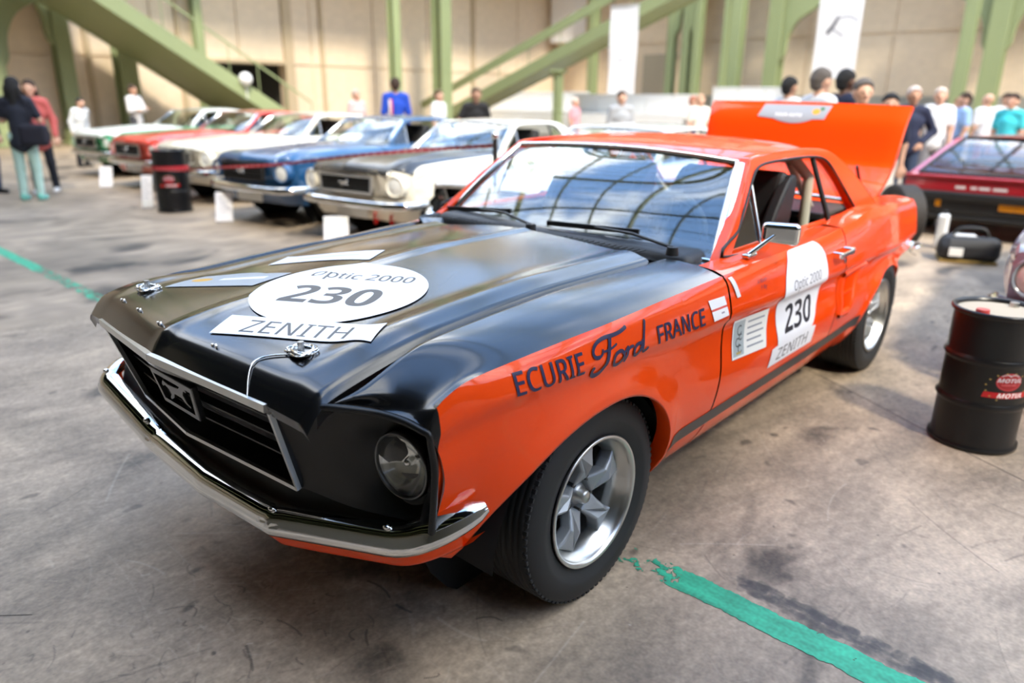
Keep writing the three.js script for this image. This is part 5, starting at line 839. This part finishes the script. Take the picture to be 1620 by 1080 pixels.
function blend(bones, k) { // bones: [a, b, ra, rb, flatten z]
  const P = [0, 0, 0];
  return (x, y, z) => { let d = 1e3; P[0] = x; P[1] = y; for (const [a, b, ra, rb, fl] of bones) { P[2] = fl ? a[2] + (z - a[2]) * fl : z; let e = cone(P, a, b, ra, rb); if (fl) e /= Math.sqrt(fl); const h = clamp(0.5 + (0.5 * (d - e)) / k, 0, 1); d = d * (1 - h) + e * h - k * h * (1 - h); } return d; };
}
function boundsOf(bones, m) { const lo = [9, 9, 9], hi = [-9, -9, -9]; for (const [a, b, ra, rb] of bones) for (const [q, r] of [[a, ra], [b, rb]]) for (let i = 0; i < 3; i++) { lo[i] = Math.min(lo[i], q[i] - r - m); hi[i] = Math.max(hi[i], q[i] + r + m); } return [lo, hi]; }
const netOf = (bones, k, cell, m = 0.03) => surfaceNet(blend(bones, k), ...boundsOf(bones, m), cell);
const mix3 = (a, b, t) => [0, 1, 2].map((i) => a[i] + (b[i] - a[i]) * t);
function hand(wrist, elbow, grip) { // palm, four bent fingers and a thumb leaving the side of the palm
  const d = V(...wrist).sub(V(...elbow)).normalize(), side = new THREE.Vector3().crossVectors(d, V(0, 1, 0.3)).normalize(), up = new THREE.Vector3().crossVectors(side, d), at = (l, s, u) => V(...wrist).addScaledVector(d, l).addScaledVector(side, s).addScaledVector(up, u).toArray(), B = [];
  for (const s of [-0.028, -0.009, 0.010, 0.028]) B.push([at(0.005, s * 0.6, 0), at(0.085, s, 0), 0.016, 0.014]);
  [[-0.030, 0.062], [-0.010, 0.076], [0.011, 0.072], [0.030, 0.056]].forEach(([s, l]) => { const a = at(0.088, s, 0), b = at(0.088 + l * 0.5, s * 1.05, -0.35 * grip * l), c = at(0.088 + l * (0.95 - 0.75 * grip), s * 1.05, -l * (0.2 + 0.6 * grip)); B.push([a, b, 0.0095, 0.0088], [b, c, 0.0088, 0.0075]); });
  B.push([at(0.02, -0.026, -0.006), at(0.055, -0.055, -0.018), 0.013, 0.011], [at(0.055, -0.055, -0.018), at(0.09, -0.06, -0.03), 0.0105, 0.009]);
  return netOf(B, 0.008, 0.0055, 0.012);
}
const clothMats = new Map(), cloth = (c) => { const k = c.join(); if (!clothMats.has(k)) clothMats.set(k, std(lin(...c), 0.85)); return clothMats.get(k); };
const SKIN = { fair: [0.62, 0.36, 0.25], tan: [0.45, 0.24, 0.15], dark: [0.13, 0.065, 0.04] }, skinMat = {}; for (const k in SKIN) skinMat[k] = std(lin(...SKIN[k]), 0.55);
const eyeMat = std(lin(0.03, 0.02, 0.015), 0.3), lipMat = std(lin(0.36, 0.11, 0.09), 0.5);
// o: height, top, legs, shoes, hair colours, arms as [elbow, wrist] in shares of the height, lean, long hair, far (coarser)
function person(label, x, z, face, o) {
  const H = o.h ?? 1.74, f = H / 1.74, p = thing('person', label, 'person', [x, 0, z], face, o.group), cell = o.far ? 0.017 : 0.013, w = o.woman ? 0.92 : 1;
  const S = (a) => a.map((v) => v * f), lean = o.lean ?? 0;
  const L = (y) => Math.max(0, y - 0.95) * lean; // the trunk leans forward from the hips
  const pt = (x, y, z) => S([x, y - Math.max(0, y - 0.95) * lean * lean * 0.45, z + L(y)]);
  const hip = 0.09, sp = o.stance ?? 0.11, st = o.step ?? 0.0;
  const hips = [pt(-hip, 0.92, 0), pt(hip, 0.92, 0)], knees = [S([-sp, 0.49, 0.02 + st]), S([sp, 0.49, 0.02 - st])], ankles = [S([-sp - 0.005, 0.085, -0.02 + st * 1.8]), S([sp + 0.005, 0.085, -0.02 - st * 1.8])];
  const sh = [pt(-0.185 * w, 1.42, -0.005), pt(0.185 * w, 1.42, -0.005)], chest = pt(0, 1.28, 0), belly = pt(0, 1.06, 0.012), pelvis = pt(0, 0.94, 0), neck = pt(0, 1.46, -0.012), headC = pt(0, 1.615, 0.02), chin = pt(0, 1.55, 0.055);
  const arms = [0, 1].map((i) => { const s = i ? 1 : -1, a = o.arms?.[i]; return a ? [pt(...a[0]), pt(...a[1])] : [pt(s * 0.235 * w, 1.14, -0.02), pt(s * 0.235 * w, 0.90, 0.06)]; });
  const r = (v) => v * f, torso = [[mix3(sh[0], sh[1], 0.22), mix3(sh[0], sh[1], 0.78), r(0.075), r(0.075), 1.15], [pt(-0.07 * w, 1.26, 0), pt(0.07 * w, 1.26, 0), r(0.118 * w), r(0.118 * w), 1.25], [belly, belly, r(0.135 * w), r(0.135 * w), 1.3], [pt(-0.055, 0.94, 0), pt(0.055, 0.94, 0), r(0.118), r(0.118), 1.15], [chest, pelvis, r(0.11), r(0.11)]];
  const upper = [0, 1].flatMap((i) => [[sh[i], arms[i][0], r(0.056 * w), r(0.043 * w)]]), fore = [0, 1].map((i) => [arms[i][0], arms[i][1], r(0.042 * w), r(0.027 * w)]);
  const legs = [0, 1].flatMap((i) => [[hips[i], knees[i], r(0.088), r(0.058)], [knees[i], ankles[i], r(0.056), r(0.038)]]), feet = [0, 1].map((i) => [[ankles[i][0], r(0.042), ankles[i][2] - r(0.02)], [ankles[i][0] * 1.08, r(0.032), ankles[i][2] + r(0.16)], r(0.036), r(0.028)]);
  const headB = [[pt(0, 1.635, 0.005), pt(0, 1.635, 0.005), r(0.092), r(0.092)], [pt(0, 1.66, -0.02), pt(0, 1.66, -0.02), r(0.088), r(0.088)], [pt(0, 1.59, 0.035), chin, r(0.062), r(0.042)], [pt(0, 1.625, 0.098), pt(0, 1.595, 0.112), r(0.010), r(0.014)], [pt(-0.084, 1.625, 0), pt(-0.084, 1.6, 0.002), r(0.014), r(0.011)], [pt(0.084, 1.625, 0), pt(0.084, 1.6, 0.002), r(0.014), r(0.011)]];
  const neckB = [[neck, pt(0, 1.57, 0.0), r(0.054 * w), r(0.052 * w)]];
  const skin = skinMat[o.skin ?? 'fair'];
  const body = part(p, 'body', merge([netOf([...torso, ...upper, ...fore, ...legs, ...neckB], 0.035, cell), netOf([...headB, ...neckB.map(([a, b, c, d]) => [a, b, c * 0.97, d * 0.97])], 0.022, o.far ? 0.012 : 0.008), ...[0, 1].map((i) => hand(arms[i][1], arms[i][0], o.grip?.[i] ?? 0.35))]), skin);
  const grow = (B, e) => B.map(([a, b, c, d, fl]) => [a, b, c + e, d + e, fl]);
  const sleeves = o.sleeve === 'long' ? [...upper, ...fore.map(([a, b, c, d]) => [a, mix3(a, b, 0.93), c, d + 0.006])] : o.sleeve === 'none' ? [] : upper.map(([a, b, c, d]) => [a, mix3(a, b, 0.72), c, d + 0.006]);
  const hem = pt(0, o.hem ?? 0.90, 0);
  part(p, o.topName ?? 'shirt', netOf(grow([...torso.slice(0, 3), ...sleeves, [chest, hem, 0.12 * f, 0.125 * f], [[hem[0] - 0.05, hem[1], hem[2]], [hem[0] + 0.05, hem[1], hem[2]], r(0.116), r(0.116), 1.15]], 0.016), 0.035, cell), cloth(o.top));
  const short = o.legLen ?? 1;
  const legB = [0, 1].flatMap((i) => [[hips[i], knees[i], r(0.09), r(0.062)], [knees[i], mix3(knees[i], ankles[i], short), r(0.062), r(0.05)]]);
  part(p, 'trousers', netOf(grow([[pt(-0.055, 0.93, 0), pt(0.055, 0.93, 0), r(0.118), r(0.118), 1.15], ...legB], o.slim ? 0.004 : 0.014), 0.03, cell), cloth(o.legs));
for (const [a, b, c, d] of feet) part(p, 'shoe', netOf(grow([[a, b, c, d], [[a[0], r(0.07), a[2]], [a[0], r(0.075), a[2]], r(0.04), r(0.04)]], 0.006), 0.02, 0.012), cloth(o.shoes ?? [0.03, 0.028, 0.026]));
  if (o.hair) {
    const hb = [[pt(0, 1.675, -0.012), pt(0, 1.672, 0.012), r(0.098), r(0.092)], [pt(0, 1.63, -0.045), pt(0, 1.60, -0.05), r(0.084), r(0.07)]];
    if (o.long) hb.push([pt(-0.06, 1.6, -0.05), pt(-0.085, 1.43, -0.03), r(0.055), r(0.045)], [pt(0.06, 1.6, -0.05), pt(0.085, 1.43, -0.03), r(0.055), r(0.045)], [pt(0, 1.58, -0.07), pt(0, 1.40, -0.06), r(0.07), r(0.05)]);
    const F = blend(hb, 0.02), face2 = pt(0, 1.60, 0.10); const cut = (X, Y, Z) => Math.max(F(X, Y, Z), r(0.098) - Math.hypot((X - face2[0]) * 0.98, (Y - face2[1]) * 0.85, (Z - face2[2]) * 0.95)); part(p, 'hair', surfaceNet(cut, ...boundsOf(hb, 0.02), 0.011), cloth(o.hair));
  }
  const eyes = [-1, 1].map((s) => { const g = new THREE.SphereGeometry(r(0.011), 8, 6), q = pt(s * 0.034, 1.632, 0.088); g.translate(...q); return g; }); part(body, 'eyes', merge(eyes), eyeMat);
  part(body, 'mouth', (() => { const g = new THREE.SphereGeometry(r(0.02), 10, 6); g.scale(1, 0.3, 0.4); g.translate(...pt(0, 1.565, 0.09)); return g; })(), lipMat);
  return p;
}
const K = [0.012, 0.011, 0.012], NAVY = [0.012, 0.018, 0.05], BROWNH = [0.035, 0.018, 0.01], BLK = [0.01, 0.009, 0.009], GREYH = [0.10, 0.085, 0.075];
// two women talking at the left, a third person at the frame's edge
person('woman in a coral blouse and black trousers with long dark hair', 2.38, -11.33, -0.5, { h: 1.66, woman: true, long: true, hair: BROWNH, top: [0.52, 0.11, 0.10], sleeve: 'long', legs: [0.014, 0.016, 0.024], shoes: [0.8, 0.8, 0.8], slim: true, hem: 0.80, topName: 'blouse', arms: [[[-0.24, 1.14, 0.02], [-0.06, 1.20, 0.22]], [[0.25, 1.14, -0.05], [0.26, 0.90, 0.03]]], step: 0.06 });
{ const w = person('woman in a navy top and mint trousers with a dark shoulder bag', 1.93, -10.5, 2.5, { h: 1.68, woman: true, hair: BLK, long: true, top: [0.014, 0.017, 0.03], legs: [0.46, 0.66, 0.58], shoes: [0.22, 0.62, 0.52], hem: 0.84, topName: 'top', slim: true, arms: [[[-0.25, 1.16, 0.06], [-0.15, 1.22, 0.30]], [[0.24, 1.16, 0.04], [0.12, 1.24, 0.27]]] });
  part(w, 'shoulder_bag', (() => { const g = rbox(0.36, 0.30, 0.16, -0.20, 0.92, -0.10, 0.06, 4); return g; })(), cloth([0.012, 0.012, 0.022])); part(w, 'bag_strap', tube([[-0.22, 1.05, -0.10], [-0.12, 1.44, -0.10], [0.10, 1.38, 0.10]], 0.012, 20, 6), cloth([0.012, 0.012, 0.022])); }
person('person in dark jacket and jeans at the left edge of the frame', 1.75, -11.75, 0.5, { h: 1.72, hair: BROWNH, top: [0.016, 0.018, 0.035], sleeve: 'long', legs: [0.03, 0.06, 0.12] });
person('person in a white top bending by the nose of the green car', 4.5, -15.7, 0.4, { h: 1.42, far: true, hair: BLK, top: [0.72, 0.72, 0.72], legs: [0.012, 0.012, 0.016], lean: 0.3, sleeve: 'long' });
person('man in a pale shirt with arms folded under the left staircase', 6.4, -17.3, 0.5, { h: 1.70, far: true, hair: BROWNH, top: [0.62, 0.60, 0.60], legs: [0.05, 0.05, 0.06], sleeve: 'long', skin: 'tan', arms: [[[-0.26, 1.16, 0.06], [0.06, 1.20, 0.22]], [[0.26, 1.16, 0.06], [-0.06, 1.17, 0.20]]] });
person('man in a bright blue jacket with a red and white stripe, seen from behind', 8.37, -9.92, 2.6, { h: 1.82, hair: BROWNH, top: [0.008, 0.055, 0.42], sleeve: 'long', topName: 'jacket', legs: [0.03, 0.03, 0.04], skin: 'tan' });
{ const b = scene.children.at(-1), mk = (x, c, nm) => part(b, nm, tube([[x, 0.95, -0.135], [x, 1.25, -0.165], [x * 0.95, 1.44, -0.10]], 0.018, 20, 6), cloth(c)); mk(0.11, [0.62, 0.05, 0.06], 'red_stripe'); mk(0.145, [0.75, 0.75, 0.75], 'white_stripe'); }
person('man in a black polo shirt leaning behind the cream car', 8.1, -7.5, -0.5, { h: 1.64, hair: [0.09, 0.055, 0.03], top: K, legs: K, skin: 'tan', lean: 0.2, arms: [[[-0.30, 1.18, 0.02], [-0.30, 1.02, 0.22]], [[0.27, 1.16, 0.02], [0.22, 0.98, 0.20]]] });
person('woman in white standing between the blue jacket and the black polo', 9.1, -9.45, 0.2, { h: 1.62, far: true, woman: true, hair: [0.10, 0.07, 0.03], top: [0.78, 0.78, 0.77], legs: [0.6, 0.6, 0.58] });
person('person in pale clothes left of the man in the blue jacket', 9.0, -12.0, 0.0, { h: 1.62, far: true, hair: [0.45, 0.40, 0.34], top: [0.62, 0.45, 0.43], legs: [0.5, 0.5, 0.5] });
// four men talking behind the raised boot lid
person('man with black hair in profile, leftmost of four behind the boot lid', 8.6, -2.13, 1.2, { h: 1.76, hair: BLK, top: [0.70, 0.70, 0.70], legs: NAVY, skin: 'tan' });
person('grey haired man in white collar, second of four behind the boot lid', 6.85, -1.10, 1.0, { h: 1.79, hair: GREYH, top: [0.72, 0.72, 0.74], legs: NAVY });
person('dark skinned man in navy, third of four behind the boot lid', 7.85, -1.17, 1.1, { h: 1.81, hair: BLK, top: NAVY, legs: NAVY, skin: 'dark' });
person('man with greying hair facing the others, rightmost of four behind the boot lid', 6.2, -0.46, -0.9, { h: 1.66, hair: GREYH, top: [0.025, 0.03, 0.05], legs: NAVY });
person('person bending in white trousers and dark top behind the boot of the orange car', 7.5, -0.56, -1.2, { h: 1.55, hair: BLK, top: [0.012, 0.016, 0.04], legs: [0.76, 0.72, 0.66], lean: 0.15 });
// visitors at the right
person('elderly man in a navy shirt and jeans with hands on hips', 10.05, -0.95, -1.0, { h: 1.66, hair: [0.5, 0.42, 0.38], top: NAVY, sleeve: 'long', legs: [0.03, 0.05, 0.10], skin: 'tan', arms: [[[-0.36, 1.14, -0.05], [-0.17, 0.98, 0.08]], [[0.36, 1.14, -0.05], [0.17, 0.98, 0.08]]] });
person('man in a white shirt just behind the man in the navy shirt', 11.7, -0.98, -1.2, { h: 1.67, far: true, hair: [0.55, 0.45, 0.38], top: [0.74, 0.76, 0.78], legs: [0.2, 0.2, 0.22] });
person('man in a pale blue shirt left of the large green column', 13.2, -0.93, -2.6, { h: 1.62, hair: BROWNH, top: [0.30, 0.48, 0.80], legs: [0.03, 0.04, 0.08] });
person('bald man in a white shirt above the red car', 14.3, -0.78, 2.6, { h: 1.62, top: [0.74, 0.74, 0.78], legs: [0.1, 0.1, 0.12] });
person('woman in turquoise and white at the right edge above the red car', 12.75, -0.17, -1.8, { h: 1.6, woman: true, hair: BROWNH, top: [0.05, 0.55, 0.62], legs: [0.7, 0.7, 0.7] });
person('brown haired person in white behind the woman in turquoise', 15.6, -0.68, -1.0, { h: 1.64, far: true, hair: BROWNH, top: [0.74, 0.72, 0.70], legs: [0.3, 0.3, 0.3] });
person('person in pale pink behind the pale blue shirt', 15.2, -1.4, -1.4, { h: 1.55, far: true, hair: [0.30, 0.14, 0.07], top: [0.72, 0.55, 0.5], legs: [0.4, 0.4, 0.4] });
// in the bright middle of the hall
person('dark haired person in a grey jacket beneath the narrow banner', 10.1, -5.75, -0.6, { h: 1.60, hair: BROWNH, top: [0.35, 0.36, 0.38], legs: K, sleeve: 'long' });
person('person in pink and blue left of the narrow banner', 13.5, -9.3, 0.2, { h: 1.50, far: true, hair: [0.6, 0.5, 0.42], top: [0.70, 0.30, 0.33], legs: [0.05, 0.05, 0.3] });
person('person in white with reddish hair right of the narrow banner', 14.0, -6.4, 0.4, { h: 1.55, far: true, hair: [0.4, 0.14, 0.08], top: [0.76, 0.75, 0.74], legs: [0.5, 0.45, 0.5] });
person('person in cream beside the left end of the boot lid', 12.6, -5.5, -0.6, { h: 1.57, far: true, hair: [0.45, 0.28, 0.18], top: [0.75, 0.68, 0.6], legs: [0.08, 0.05, 0.12] });
renderer.render(scene, camera);
